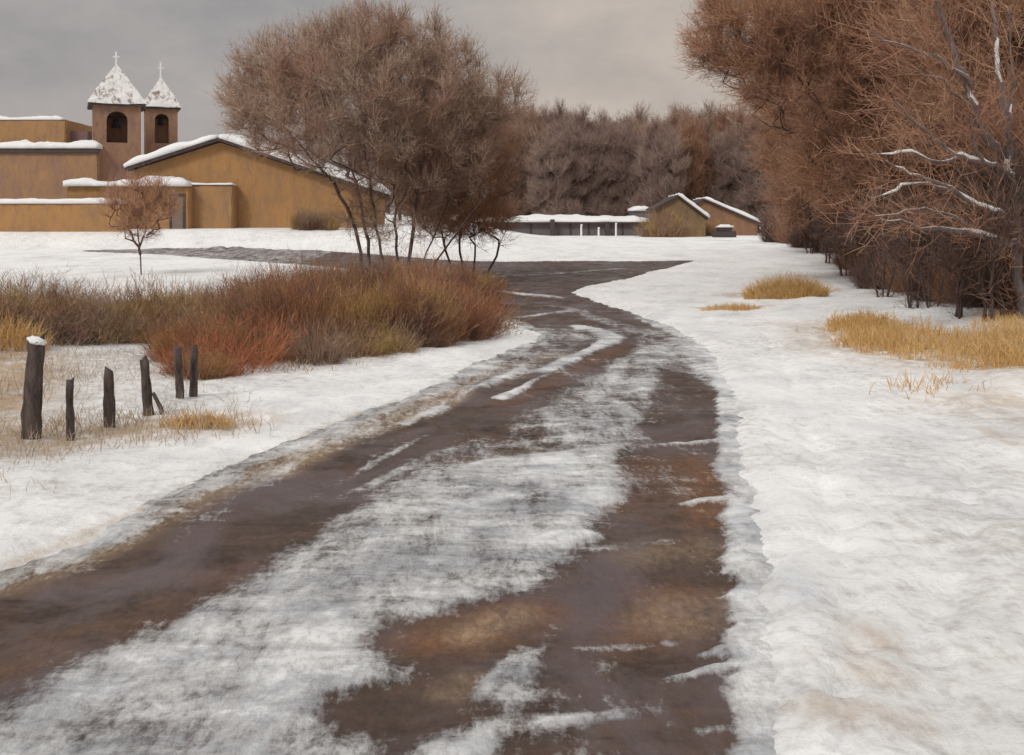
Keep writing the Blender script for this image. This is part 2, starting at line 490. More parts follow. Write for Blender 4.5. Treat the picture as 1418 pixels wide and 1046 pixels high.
def twigs(rng, nodes, par, tips, centre, n1, n2, L1, L2, r1, r2, max_tips=5, up=.25, out=.55, spread=.55):
    ok = np.where((tips <= max_tips) & (par >= 0))[0]
    i = rng.choice(ok, n1)
    f = rng.rand(n1, 1)
    p0 = nodes[i] * f + nodes[par[i]] * (1 - f)
    bd = nrm(nodes[i] - nodes[par[i]])
    od = nrm(p0 - centre)
    d = nrm(.5 * bd + out * od + np.array([0, 0, up]) + spread * rng.normal(size=(n1, 3)))
    L = L1 * (.45 + .75 * rng.rand(n1))
    path, rad = sprig(rng, p0, d, L, r1 * (.7 + .6 * rng.rand(n1)), 4, .25 * rng.rand(n1), .12)
    parts = []
    v, q = tubes(path, rad, 3)
    tn = np.clip(rng.beta(2, 2.6, n1), 0, 1)
    parts.append((v, q, np.repeat(tn, 12)))
    j = rng.randint(0, n1, n2); s = rng.rand(n2, 1)
    k = rng.randint(1, 3, n2)
    q0 = path[j, k] * (1 - s) + path[j, k + 1] * s
    d2 = nrm(nrm(path[j, k + 1] - path[j, k]) + .75 * rng.normal(size=(n2, 3)) + np.array([0, 0, .2]))
    L = L2 * (.4 + .8 * rng.rand(n2))
    pa, ra = sprig(rng, q0, d2, L, r2 * (.7 + .6 * rng.rand(n2)), 3, .5 * rng.rand(n2), .15)
    v, q = tubes(pa, ra, 3)
    tn = np.clip(rng.beta(2, 2.4, n2) + .06, 0, 1)
    parts.append((v, q, np.repeat(tn, 9)))
    return join(parts)

def blob_targets(rng, blobs, n, shell=.55):
    """Points through a union of ellipsoids (cx,cy,cz,rx,ry,rz), denser to the outside."""
    vol = np.array([b[3] * b[4] * b[5] for b in blobs]); vol = vol / vol.sum()
    pts = []
    for _ in range(n):
        b = blobs[rng.choice(len(blobs), p=vol)]
        d = nrm(rng.normal(size=3)); r = shell + (1 - shell) * rng.rand() if rng.rand() < .45 else rng.rand() ** .42
        pts.append(np.array(b[:3]) + d * r * np.array(b[3:]))
    return pts

def make_tree(name, label, cat, seed, stems, blobs, ntar, n1, n2, twig_mat, bark='bark', loc=(0, 0, 0), rz=0, group=None,
              L1=1.0, L2=.5, r1=.012, r2=.009, r_tip=.016, power=.5, step=.45, up=.25, max_tips=5, targets=None, out=.55, spread=.55):
    rng = np.random.RandomState(seed)
    tg = targets if targets is not None else blob_targets(rng, blobs, ntar)
    nodes, par = grow(rng, stems, tg, step)
    v, q, tips, rad = skeleton_mesh(nodes, par, r_tip, power)
    root = thing(name, label, cat, loc, rz, group)
    tr = np_mesh('trunk', v, q, None, True)
    link('trunk', tr, bark, root)
    centre = np.mean([b[:3] for b in blobs], axis=0) - np.array([0, 0, 1.0])
    v, q, a = twigs(rng, nodes, par, tips, centre, n1, n2, L1, L2, r1, r2, max_tips, up, out, spread)
    link('crown', np_mesh('crown', v, q, {'tint': a}), twig_mat, root)
    return root

def make_shrub(seed, n1, n2, rx, ry, h, lean=.45, r=.009, L2=.35):
    """Stems fanning up from a root patch, with side shoots. Returns a mesh."""
    rng = np.random.RandomState(seed)
    a = rng.rand(n1) * 2 * np.pi; rr = np.sqrt(rng.rand(n1))
    bx, by = np.cos(a) * rr * rx * .75, np.sin(a) * rr * ry * .75
    p0 = np.stack([bx, by, np.full(n1, -.12)], 1)
    d = nrm(np.stack([np.cos(a) * rr * lean, np.sin(a) * rr * lean, np.ones(n1)], 1) + rng.normal(size=(n1, 3)) * .30)
    lumpy = (.45 + .75 * fbm(bx * 1.6 + seed * 3.7, by * 1.6 + seed, 3)) * (1.12 - .4 * rr ** 2)
    L = h * lumpy * (.30 + 1.0 * rng.rand(n1) ** .8)
    path, rad = sprig(rng, p0, d, L, r * (.7 + .7 * rng.rand(n1)), 5, .22 * rng.rand(n1), -.02)
    v, q = tubes(path, rad, 3)
    parts = [(v, q, np.repeat(rng.beta(2, 2.6, n1), 15))]
    j = rng.randint(0, n1, n2); k = rng.randint(1, 4, n2); s = rng.rand(n2, 1)
    q0 = path[j, k] * (1 - s) + path[j, k + 1] * s
    d2 = nrm(nrm(path[j, k + 1] - path[j, k]) + .62 * rng.normal(size=(n2, 3)) + np.array([0, 0, .2]))
    pa, ra = sprig(rng, q0, d2, L2 * (.4 + .9 * rng.rand(n2)), r * .75 * (.7 + .6 * rng.rand(n2)), 3, .4 * rng.rand(n2), .1)
    v, q = tubes(pa, ra, 3)
    parts.append((v, q, np.repeat(np.clip(rng.beta(2, 2.3, n2) + .05, 0, 1), 9)))
    return join(parts)

def make_blades(rng, xy, zs, h, r, lean=.35):
    n = len(xy)
    p0 = np.concatenate([xy, (zs - .04)[:, None]], 1)
    d = nrm(np.concatenate([rng.normal(size=(n, 2)) * lean, np.ones((n, 1))], 1))
    path, rad = sprig(rng, p0, d, h * (.4 + .8 * rng.rand(n)), r * (.7 + .6 * rng.rand(n)), 4, .45 * rng.rand(n), -.12)
    v, q = tubes(path, rad, 3)
    return v, q, np.repeat(rng.beta(2, 2, n), 12)

# ------------------------------------------------------------------ ground and road
def field_stroke(field, pxs, width, val, soft=.6):
    d = seg_dist(GX, GY, W(pxs))
    k = smooth(width * (1 + soft), width * (1 - soft), d)
    return field * (1 - k) + val * k
def field_poly(field, pxs, val, soft=.25):
    k = smooth(-soft, soft, poly_sd(GX, GY, W(pxs)))
    return field * (1 - k) + val * k

thin = .12 + .15 * smooth(-.9, .0, SDW)
thin = field_poly(thin, [(40, 490), (330, 480), (330, 540), (280, 590), (100, 640), (0, 640), (0, 500)], .52, .8)
thin = field_poly(thin, [(-300, 470), (40, 470), (40, 640), (-300, 690)], .80, .8)
thin = field_poly(thin, [(1130, 350), (1260, 420), (1418, 450), (1700, 460), (1900, 330), (1150, 330)], .55, 1.5)
thin = field_poly(thin, [(1180, 470), (1418, 450), (1700, 470), (1700, 560), (1418, 530), (1250, 500)], .55, 1.0)
thin = field_poly(thin, [(300, 500), (420, 490), (700, 455), (660, 480), (380, 545)], .45, .5)
thin = np.clip(thin + (fbm(GX * .5 + 3, GY * .3, 4) - .5) * .5, 0, 1)
och_g = np.zeros(GX.shape)
for s in ([(30, 620), (130, 605), (230, 598), (310, 588)], [(-80, 640), (0, 560), (30, 500)]):
    och_g = field_stroke(och_g, s, .7, .75, .9)
och_g = field_stroke(och_g, [(1040, 410), (1130, 405)], 1.0, .9, .8)
och_g = field_stroke(och_g, [(990, 432), (1040, 430)], .7, .7, .8)
och_g = field_stroke(och_g, [(1170, 455), (1230, 485), (1320, 500), (1450, 515), (1700, 540)], 1.3, .75, .9)
och_g = field_stroke(och_g, [(1350, 560), (1500, 590)], .8, .45, .9)
for pxs in ([(1205, 885), (1222, 945)], [(1150, 1000), (1260, 1010)], [(1350, 600), (1480, 640)]): och_g = field_stroke(och_g, pxs, .16, .42, .9)
och_g = field_stroke(och_g, [(0, 800), (100, 760), (200, 716), (300, 665), (400, 620), (500, 578), (600, 545)], .12, .55, .9)
snow_ob = link('snow_ground', grid_mesh('snow_ground', SNOWZ, None, {'thin': thin, 'ochre': och_g}), 'snow_ground')
snow_ob['kind'] = 'structure'

LOWN = (fbm(GX * .9 + 2, GY * .55, 4) - .5)
S = np.full(GX.shape, .40)
S = np.where(GY > 29, .10, S)
S = field_poly(S, [(-300, 1200), (0, 985), (110, 915), (260, 850), (390, 775), (500, 705), (620, 645), (700, 620), (860, 590), (880, 610), (850, 665), (825, 720), (770, 790),
                   (640, 850), (590, 900), (530, 990), (480, 1150), (-300, 1300)], .74, .4)
S = field_poly(S, [(870, 478), (945, 482), (925, 512), (900, 530), (905, 560), (890, 600), (780, 600), (740, 592), (820, 530)], .60, .35)
S = field_poly(S, [(-300, 960), (0, 835), (150, 772), (300, 700), (420, 650), (560, 590), (650, 560), (760, 525), (830, 485), (880, 462), (885, 478), (840, 508), (760, 552), (690, 590),
                   (610, 632), (500, 690), (400, 755), (345, 800), (220, 862), (100, 910), (0, 968), (-300, 1150)], .03, .3)
S = field_poly(S, [(915, 512), (985, 530), (1002, 600), (1022, 690), (1024, 850), (1032, 1046), (1100, 1300), (440, 1300), (520, 1046), (560, 975), (600, 900), (650, 845), (730, 830), (800, 785),
                   (832, 720), (862, 660), (890, 600), (908, 560)], .10, .3)
for px, w, v in (([(690, 552), (780, 503), (845, 474)], .16, .95), ([(560, 588), (640, 552), (720, 512)], .10, .7), ([(800, 452), (850, 468), (835, 480)], .25, .9),
                 ([(640, 1010), (690, 950), (745, 870)], .10, .9), ([(470, 690), (560, 650), (680, 606)], .10, .45), ([(720, 720), (820, 690)], .25, .75),
                 ([(700, 760), (810, 745)], .15, .85), ([(940, 470), (990, 520)], .25, .75), ([(930, 940), (1010, 925)], .05, .7),
                 ([(200, 350), (420, 356)], .5, .25), ([(690, 404), (770, 412)], .35, .7), ([(640, 385), (760, 380), (860, 372)], .3, .45),
                 ([(720, 440), (800, 430), (880, 458)], .18, .6), ([(700, 420), (780, 425), (900, 465)], .3, .35),
                 ([(640, 1046), (700, 960), (748, 870)], .13, .74), ([(600, 1046), (640, 990)], .10, .6), ([(560, 905), (640, 890)], .08, .62), ([(760, 1000), (900, 985)], .07, .5), ([(800, 900), (930, 890)], .06, .46), ([(820, 760), (940, 750)], .08, .5), ([(880, 620), (985, 612)], .08, .55), ([(940, 700), (1015, 690)], .06, .58), ([(975, 908), (1015, 900)], .05, .62), ([(970, 1012), (1030, 1004)], .05, .62),  ([(430, 690), (600, 600)], .06, .40), ([(830, 610), (770, 660)], .35, .95), ([(1000, 640), (1020, 700)], .08, .6)):
    S = field_stroke(S, px, w, v)
for px, w, v in (([(520, 985), (620, 985)], .28, .0), ([(590, 890), (700, 870)], .35, .08), ([(640, 560), (740, 520)], .22, .05), ([(600, 640), (740, 600)], .30, .30), ([(640, 630), (860, 610)], .35, .42)):
    S = field_stroke(S, px, w, v)
S = S + LOWN * .55 * smooth(30, 22, GY)
S = np.where((GX < -12) & (GY > 55), .42, S)
S = np.maximum(S, (.92 - .30 * leftside) * smooth(.15, -.03, SDW) * smooth(40, 30, GY))
rust = np.full(GX.shape, .14)
for px, w, v in (([(960, 640), (970, 720)], .35, 1.), ([(600, 890), (720, 850)], .28, .9), ([(900, 880), (940, 830)], .3, .7), ([(0, 930), (200, 860), (340, 790)], .25, .4),
                 ([(700, 560), (780, 520), (860, 480)], .25, .5), ([(870, 700), (900, 640)], .3, .5)):
    rust = field_stroke(rust, px, w, v, .9)
och = np.zeros(GX.shape)
for px, w, v in (([(0, 815), (100, 776), (200, 732), (300, 680), (400, 634), (500, 590), (600, 552), (700, 505)], .20, .95), ([(380, 655), (480, 608), (590, 570), (640, 545)], .22, 1.),
                 ([(930, 860), (960, 840)], .25, .5), ([(650, 880), (710, 850)], .16, .7), ([(620, 960), (650, 940)], .12, .4), ([(640, 640), (740, 630)], .3, .5), ([(680, 530), (770, 490)], .3, .45), ([(900, 770), (960, 760)], .3, .35)):
    och = field_stroke(och, px, w, v, .8)
s_noise = fbm(GX * 2.2, GY * .9, 4)
RZ = BASE + .004 + .035 * smooth(.3, .8, S + (s_noise - .5) * .9) + (fbm(GX * 1.6, GY * .7, 4) - .5) * .05 + (fbm(GX * 7, GY * 4, 3) - .5) * .022
RZ = np.where(SD < -.45, np.minimum(RZ, BASE - .05), RZ)
keep = (SD > -1.0) & (GY < 90)
road_ob = link('road', grid_mesh('road', RZ, keep, {'snow': S, 'rust': rust, 'ochre': och}), 'road')
road_ob['kind'] = 'structure'

# ------------------------------------------------------------------ buildings
def bm_mesh(name, bm, mat, parent=None, bevel=0, sm=False, jitter=0):
    bmesh.ops.remove_doubles(bm, verts=bm.verts, dist=1e-5)
    bmesh.ops.recalc_face_normals(bm, faces=bm.faces)
    if bevel:
        ed = [e for e in bm.edges if len(e.link_faces) == 2 and e.calc_face_angle(0) > .5]
        bmesh.ops.bevel(bm, geom=ed, offset=bevel, segments=2, affect='EDGES', clamp_overlap=True)
    if jitter:
        for v in bm.verts: v.co += Vector((random.uniform(-1, 1), random.uniform(-1, 1), random.uniform(-1, 1))) * jitter
    me = bpy.data.meshes.new(name); bm.to_mesh(me); bm.free()
    if sm:
        for p in me.polygons: p.use_smooth = True
    return link(name, me, mat, parent)
def add_box(bm, x0, x1, y0, y1, z0, z1, mtx=None):
    m = Matrix.Translation(((x0 + x1) / 2, (y0 + y1) / 2, (z0 + z1) / 2)) @ Matrix.Diagonal((x1 - x0, y1 - y0, z1 - z0, 1))
    r = bmesh.ops.create_cube(bm, size=1, matrix=(mtx or Matrix()) @ m)
    return r['verts']
def add_prism(bm, pts, y0, y1, mtx=None):
    """Outline in x,z extruded along y."""
    mtx = mtx or Matrix()
    a = [bm.verts.new(mtx @ Vector((x, y0, z))) for x, z in pts]
    b = [bm.verts.new(mtx @ Vector((x, y1, z))) for x, z in pts]
    bm.faces.new(a); bm.faces.new(b[::-1])
    for i in range(len(pts)):
        j = (i + 1) % len(pts)
        bm.faces.new([a[i], b[i], b[j], a[j]])
def box_ob(name, mat, parent, x0, x1, y0, y1, z0, z1, bevel=.1, jitter=0):
    bm = bmesh.new(); add_box(bm, x0, x1, y0, y1, z0, z1)
    return bm_mesh(name, bm, mat, parent, bevel, False, jitter)
def adobe_block(name, mat, parent, x0, x1, y0, y1, z0, z1, seed=0):
    """Block with softened, slightly uneven top like mud plaster."""
    bm = bmesh.new()
    nx = max(2, int((x1 - x0) / .6)); nz = max(2, int((z1 - z0) / .6)); ny = max(2, int((y1 - y0) / 1.2))
    rng = random.Random(seed)
    add_box(bm, x0, x1, y0, y1, z0, z1)
    for ax, n, lo, hi in ((0, nx, x0, x1), (1, ny, y0, y1), (2, nz, z0, z1)):
        for k in range(1, n):
            co = [0, 0, 0]; co[ax] = lo + (hi - lo) * k / n
            no = [0, 0, 0]; no[ax] = 1
            bmesh.ops.bisect_plane(bm, geom=bm.verts[:] + bm.edges[:] + bm.faces[:], plane_co=co, plane_no=no)
    for v in bm.verts:
        v.co += Vector((rng.uniform(-1, 1) * .035, rng.uniform(-1, 1) * .035, rng.uniform(-1, 1) * .045 if v.co.z > z0 + .3 else 0))
    bmesh.ops.recalc_face_normals(bm, faces=bm.faces)
    ed = [e for e in bm.edges if len(e.link_faces) == 2 and e.calc_face_angle(0) > .9]
    bmesh.ops.bevel(bm, geom=ed, offset=.09, segments=2, affect='EDGES', clamp_overlap=True)
    return bm_mesh(name, bm, mat, parent)

def snow_patch(name, parent, corners, thick, seed, nu=None, nv=None, mat='roof_snow', ragged=.12, over=0.):
    """Closed lumpy snow layer lying on the quad a,b,c,d (a-b along the eave)."""
    a, b, c, d = [Vector(p) for p in corners]
    lu = (b - a).length; lv = (d - a).length
    nu = nu or max(4, int(lu / .28)); nv = nv or max(3, int(lv / .35))
    rng = np.random.RandomState(seed)
    n = (b - a).cross(d - a).normalized()
    if n.z < 0: n = -n
    U = np.linspace(0, 1, nu + 1); V = np.linspace(0, 1, nv + 1)
    top = np.zeros((nv + 1, nu + 1, 3)); bot = np.zeros_like(top)
    du = (b - a).normalized(); dv = (d - a).normalized()
    ru0, ru1 = (rng.rand(nv + 1) - .5) * ragged, (rng.rand(nv + 1) - .5) * ragged
    rv0, rv1 = (rng.rand(nu + 1) - .5) * ragged, (rng.rand(nu + 1) - .5) * ragged
    X, Y = np.meshgrid(U * lu, V * lv)
    h = thick * np.clip(.05 + 1.8 * fbm(X * .55 + seed * 3.1, Y * .55, 4), .15, 2)
    for iy, v_ in enumerate(V):
        for ix, u_ in enumerate(U):
            p = a.lerp(b, u_).lerp(d.lerp(c, u_), v_)
            p = p + du * ((1 - u_) ** 6 * ru0[iy] + u_ ** 6 * ru1[iy]) + dv * ((1 - v_) ** 6 * rv0[ix] + v_ ** 6 * rv1[ix])
            e = min(u_ * lu, (1 - u_) * lu, v_ * lv, (1 - v_) * lv)
            f = min(1, .45 + .55 * e / (thick * 1.2))
            bot[iy, ix] = p + n * .003; top[iy, ix] = p + n * (h[iy, ix] * f + .01)
    n1 = (nu + 1) * (nv + 1)
    v = np.concatenate([top.reshape(-1, 3), bot.reshape(-1, 3)])
    i = np.arange(n1).reshape(nv + 1, nu + 1)
    q = [np.stack([i[:-1, :-1], i[:-1, 1:], i[1:, 1:], i[1:, :-1]], -1).reshape(-1, 4)]
    q.append(q[0][:, ::-1] + n1)
    ring = np.concatenate([i[0, :-1], i[:-1, -1], i[-1, :0:-1], i[:0:-1, 0]])
    r2 = np.roll(ring, -1)
    q.append(np.stack([ring + n1, r2 + n1, r2, ring], -1))
    me = np_mesh(name, v, np.concatenate(q), None, True)
    return link(name, me, mat, parent)

def flat_snow(name, parent, x0, x1, y0, y1, z, thick, seed, mat='roof_snow'):
    return snow_patch(name, parent, [(x0, y0, z), (x1, y0, z), (x1, y1, z), (x0, y1, z)], thick, seed, mat=mat)

def xz(px, py, d): p = P(px, py, d); return p.x, p.z

# --- church: long nave, lower aisle and two bell towers
D = 96.
ch_org = Vector((P(90, 316, D).x, D, 2.9))
church = thing('church', 'old adobe church with two pyramid roofed bell towers topped by white crosses', 'church', ch_org)
def loc(px, py, d): p = P(px, py, d) - ch_org; return p
x0 = loc(-170, 0, 98).x; x1 = loc(91, 0, 98).x
zt = loc(0, 166, 98).z
adobe_block('nave_wall', 'adobe', church, x0, x1, 2, 13, -1.2, zt, 1)
flat_snow('parapet_snow', church, x0 - .1, x1 - .25, 1.92, 3.2, zt - .02, .42, 3)
x1 = loc(136, 0, 92).x; x0 = loc(-170, 0, 92).x; zt = loc(0, 206, 92).z
adobe_block('aisle_wall', 'adobe_dull', church, x0, x1, -4, 1.95, -1.2, zt, 2)
box_ob('eave_shade_strip', 'dark_wood', church, x0, x1 + .15, -4.22, -4.04, zt - .38, zt - .06, .02)  # dark strip standing in for the shadow beneath the aisle's snow ledge
flat_snow('aisle_snow', church, x0 - .1, x1 + .1, -4.3, 1.9, zt, .55, 5)
xb0 = loc(91, 0, 100).x; xb1 = loc(128, 0, 100).x
bw = box_ob('brick_parapet', 'brick', church, xb0 + .02, xb1, 3.0, 4.2, -1, loc(0, 183, 100).z, .05)

def bell_tower(px, d, half, z_open0, z_eave, z_apex, z_cross, rz, seed, roof_over):
    c = loc(px, 316, d)
    mt = Matrix.Translation((c.x, c.y, 0)) @ Matrix.Rotation(rz, 4, 'Z')
    zo = loc(0, z_open0, d).z; ze = loc(0, z_eave, d).z; za = loc(0, z_apex, d).z; zc = loc(0, z_cross, d).z
    bm = bmesh.new()
    add_box(bm, -half, half, -half, half, -1.2, zo - .002, mt)
    hw = half * .44                                    # half width of each arched opening
    ztop = ze - .45
    arch = [(hw * math.cos(R(a)), ztop - hw * .9 + hw * .9 * math.sin(R(a))) for a in range(0, 181, 20)]
    th = half * .3
    out = [(-half, zo), (-hw, zo)] + [(x, z) for x, z in arch[::-1]] + [(hw, zo), (half, zo), (half, ze), (-half, ze)]
    inn = [(-half + th, zo), (-hw, zo)] + arch[::-1] + [(hw, zo), (half - th, zo), (half - th, ze), (-half + th, ze)]
    for k in range(4):
        r = mt @ Matrix.Rotation(R(90 * k), 4, 'Z')
        if k in (0, 1): add_prism(bm, out if k == 0 else inn, -half, -half + th, r)
        else:
            e_ = half if k == 2 else half - th
            add_prism(bm, [(-e_, zo), (e_, zo), (e_, ze), (-e_, ze)], -half, -half + th, r)
    tw = bm_mesh('bell_tower', bm, 'tower', church, 0, False, .0)
    bm = bmesh.new()
    add_box(bm, -half * roof_over + .05, half * roof_over - .05, -half * roof_over + .05, half * roof_over - .05, ze + .002, ze + .16, mt)
    bm_mesh('eave', bm, 'dark_wood', tw)
    # pyramid roof, subdivided and uneven
    bm = bmesh.new(); s = half * roof_over
    rng = random.Random(seed); N = 9
    rings = []
    for i in range(N + 1):
        t = i / N; rr = s * (1 - t) * (1 + .05 * math.sin(t * math.pi)) + .04
        ring = []
        for kside in range(4):
            p = Vector((-1, -1, 0)); p.rotate(Matrix.Rotation(R(90 * kside), 3, 'Z'))
            qn = Vector((1, -1, 0)); qn.rotate(Matrix.Rotation(R(90 * kside), 3, 'Z'))
            for m in range(6):
                w = p.lerp(qn, m / 6) * rr
                j = .07 * (1 - t)
                ring.append(bm.verts.new(mt @ Vector((w.x + rng.uniform(-j, j), w.y + rng.uniform(-j, j), ze + .165 + (za - ze) * t + rng.uniform(-j, j) * .8))))
        rings.append(ring)
    for a, b in zip(rings[:-1], rings[1:]):
        for i in range(24): bm.faces.new([a[i], a[(i + 1) % 24], b[(i + 1) % 24], b[i]])
    bm.faces.new(rings[-1]); bm.faces.new(rings[0][::-1])
    bm_mesh('tower_roof', bm, 'shingle', tw)
    # cross under snow
    bm = bmesh.new()
    add_box(bm, -.085, .085, -.08, .08, za - .15, zc, mt)
    add_box(bm, -.27, .27, -.075, .075, zc - (zc - za) * .42, zc - (zc - za) * .42 + .16, mt)
    bm_mesh('cross', bm, 'clean_snow', tw, .04)
    # bell hanging in the belfry
    prof = [(.0, .62), (.16, .6), (.26, .45), (.32, .2), (.46, 0), (.40, 0), (.0, .08)]
    bm = bmesh.new(); n = 16; k_ = half / 1.9
    rg = [[bm.verts.new(mt @ Vector((r_ * k_ * math.cos(2 * math.pi * i / n), r_ * k_ * math.sin(2 * math.pi * i / n), ztop - 1.25 * k_ + z_ * k_ * 1.3))) for i in range(n)] for r_, z_ in prof[1:-1]]
    for a, b in zip(rg[:-1], rg[1:]):
        for i in range(n): bm.faces.new([a[i], a[(i + 1) % n], b[(i + 1) % n], b[i]])
    bm.faces.new(rg[0]); bm.faces.new(rg[-1][::-1])
    add_box(bm, -half * .7, half * .7, -.07, .07, ztop - .42 * k_, ztop - .42 * k_ + .16, mt)
    bm_mesh('bell', bm, 'bell', tw)
    return tw
t1 = bell_tower(161, 95, 1.92, 200, 150, 92, 72, R(22), 7, 1.22)
t2 = bell_tower(222.5, 101, 1.38, 200, 153, 110, 86, R(22), 8, 1.22)
t2['label'] = 'slimmer bell tower standing behind the main tower'

# --- gabled adobe hall
D = 84.
g_org = Vector((P(330, 316, D).x, D, 2.85))
hall = thing('adobe_hall', 'long golden adobe hall with broad snow covered gable roof beside the church', 'building', g_org)
def gl(px, py, d=84.): return P(px, py, d) - g_org
pk = gl(305, 192); le = gl(178, 233); re = gl(512, 262)
bm = bmesh.new()
add_prism(bm, [(le.x + .35, -1.2), (re.x - .35, -1.2), (re.x - .35, re.z - .28 + .12), (pk.x, pk.z - .30), (le.x + .35, le.z - .28 + .12)], 0, 13)
bm_mesh('wall', bm, 'adobe_warm', hall)
bm = bmesh.new()
for e, s in ((le, -1), (re, 1)):
    add_prism(bm, [(pk.x, pk.z - .22), (pk.x, pk.z), (e.x, e.z), (e.x, e.z - .22)], -.7, 13.5)
hr = bm_mesh('roof', bm, 'dark_wood', hall)
snow_patch('roof_snow', hr, [(le.x - .1, -.78, le.z), (le.x - .1, 13.5, le.z), (pk.x, 13.5, pk.z), (pk.x, -.78, pk.z)], .50, 21)
snow_patch('roof_snow', hr, [(re.x + .1, -.78, re.z), (re.x + .1, 13.5, re.z), (pk.x, 13.5, pk.z), (pk.x, -.78, pk.z)], .55, 22)
a = gl(262, 256, 82.5); b = gl(322, 256, 82.5)
adobe_block('porch_wall', 'adobe', hall, a.x, b.x, -1.5, -.02, -1.2, a.z, 9)
flat_snow('porch_snow', hall, a.x - .1, b.x + .05, -1.6, -.03, a.z - .02, .14, 10)
# --- flat roofed annex with door
D = 81.5
an_org = Vector((P(180, 316, D).x, D, 2.8))
annex = thing('annex', 'low flat roofed adobe annex with thick snow between hall and church', 'building', an_org)
def al(px, py, d=81.5): return P(px, py, d) - an_org
a = al(92, 258); b = al(262, 258)
adobe_block('wall', 'adobe_warm', annex, a.x, b.x - .02, 0, 2.2, -1.2, a.z, 12)
flat_snow('roof_snow', annex, a.x - .15, b.x - .05, -.35, 2.2, a.z - .02, .60, 13)
dx = al(246, 312)
dr = box_ob('door', 'door', annex, dx.x - .42, dx.x + .42, -.06, .05, -.3, al(0, 272).z, .02)
bm = bmesh.new()
zt = al(0, 272).z
add_box(bm, dx.x - .58, dx.x - .43, -.10, .05, -.3, zt + .02); add_box(bm, dx.x + .43, dx.x + .58, -.10, .05, -.3, zt + .02); add_box(bm, dx.x - .58, dx.x + .58, -.10, .05, zt + .021, zt + .2)
bm_mesh('frame', bm, 'dark_wood', dr)
# --- garden wall
D = 79.5
gw_org = Vector((P(60, 316, D).x, D, 2.3))
gw = thing('garden_wall', 'long low adobe garden wall capped with snow in front of the church', 'wall', gw_org)
a = P(-190, 282, D) - gw_org; b = P(168, 282, D) - gw_org
adobe_block('wall', 'adobe_warm', gw, a.x, b.x, 0, .7, -1.2, a.z, 14)
flat_snow('snow_cap', gw, a.x, b.x + .1, -.1, .8, a.z - .02, .34, 15)

# --- long dark shed across the field
D = 106.
so = Vector((P(785, 326, D).x, D, gz(P(785, 326, D).x, D)))
shed = thing('long_shed', 'long low dark timber shed with a snow covered roof across the field', 'shed', so)
def sl(px, py, d=106.): return P(px, py, d) - so
a = sl(660, 310); b = sl(903, 308)
bm = bmesh.new(); add_box(bm, a.x, b.x, 0, 4, -.8, a.z)
bm_mesh('wall', bm, 'grey_wood', shed)
for px in (677, 704, 735, 790, 815, 862, 886):
    p = sl(px, 0)
    box_ob('batten', 'dark_wood', shed, p.x - .07, p.x + .07, -.09, -.003, -.6, a.z - .02, 0)
bm = bmesh.new(); add_prism(bm, [(a.x - .3, a.z + .002), (b.x + .3, a.z + .002), (b.x + .3, a.z + .14), (a.x - .3, a.z + .14)], -.5, 4.4)
rf = bm_mesh('roof', bm, 'dark_wood', shed)
snow_patch('roof_snow', rf, [(a.x - .35, -.55, a.z + .14), (b.x + .3, -.55, a.z + .14), (b.x - 1, 4.4, a.z + .62), (a.x + 4, 4.4, a.z + .62)], .30, 31)
for px, ph in ((765, 304), (841, 309)):
    p = sl(px, ph, 105.0)
    box_ob('post', 'dark_wood', shed, p.x - .22, p.x + .22, -1.2, -.75, -.9, p.z, .03)
for i, (px, py, lab) in enumerate(((805, 312, 'short white snow caked stake left of the dark post by the shed'), (829, 316, 'stubby white snow caked stake just left of the dark shed post'),
                                   (853, 310, 'tall white snow caked stake right of the dark shed post'), (897, 313, 'white snow caked stake at the right end of the shed'))):
    q0 = P(px, 326, 104.3); g = gz(q0.x, 104.3)
    bm = bmesh.new(); top = P(px, py, 104.3).z - g
    bmesh.ops.create_cone(bm, cap_ends=True, segments=8, radius1=.11, radius2=.085, depth=top + .4, matrix=Matrix.Translation((0, 0, (top - .4) / 2)))
    bmesh.ops.create_icosphere(bm, subdivisions=2, radius=.115, matrix=Matrix.Translation((.02, 0, top)) @ Matrix.Diagonal((1, 1, .8, 1)))
    o = bm_mesh('stake', bm, 'clean_snow'); o.location = (q0.x, 104.3, g)
    tag(o, lab, 'stake', 'snow caked stakes along the shed')
# outbuilding behind the shed
q0 = P(887, 300, 111.)
ob = thing('outbuilding', 'tiny dark outbuilding with two snowy ledges rising behind the shed', 'shed', (q0.x, 111., gz(q0.x, 111.)))
zt = q0.z + .55 - ob.location.z
box_ob('wall', 'grey_wood', ob, -.95, 1.0, 0, 2.2, -.6, zt, .03)
flat_snow('roof_snow', ob, -1.05, 1.1, -.15, 2.3, zt - .01, .45, 33)
box_ob('ledge', 'grey_wood', ob, -.75, 1.2, -.9, -.01, -.6, zt - .95, .03)
flat_snow('ledge_snow', ob, -.85, 1.3, -1.0, -.02, zt - .96, .3, 34)

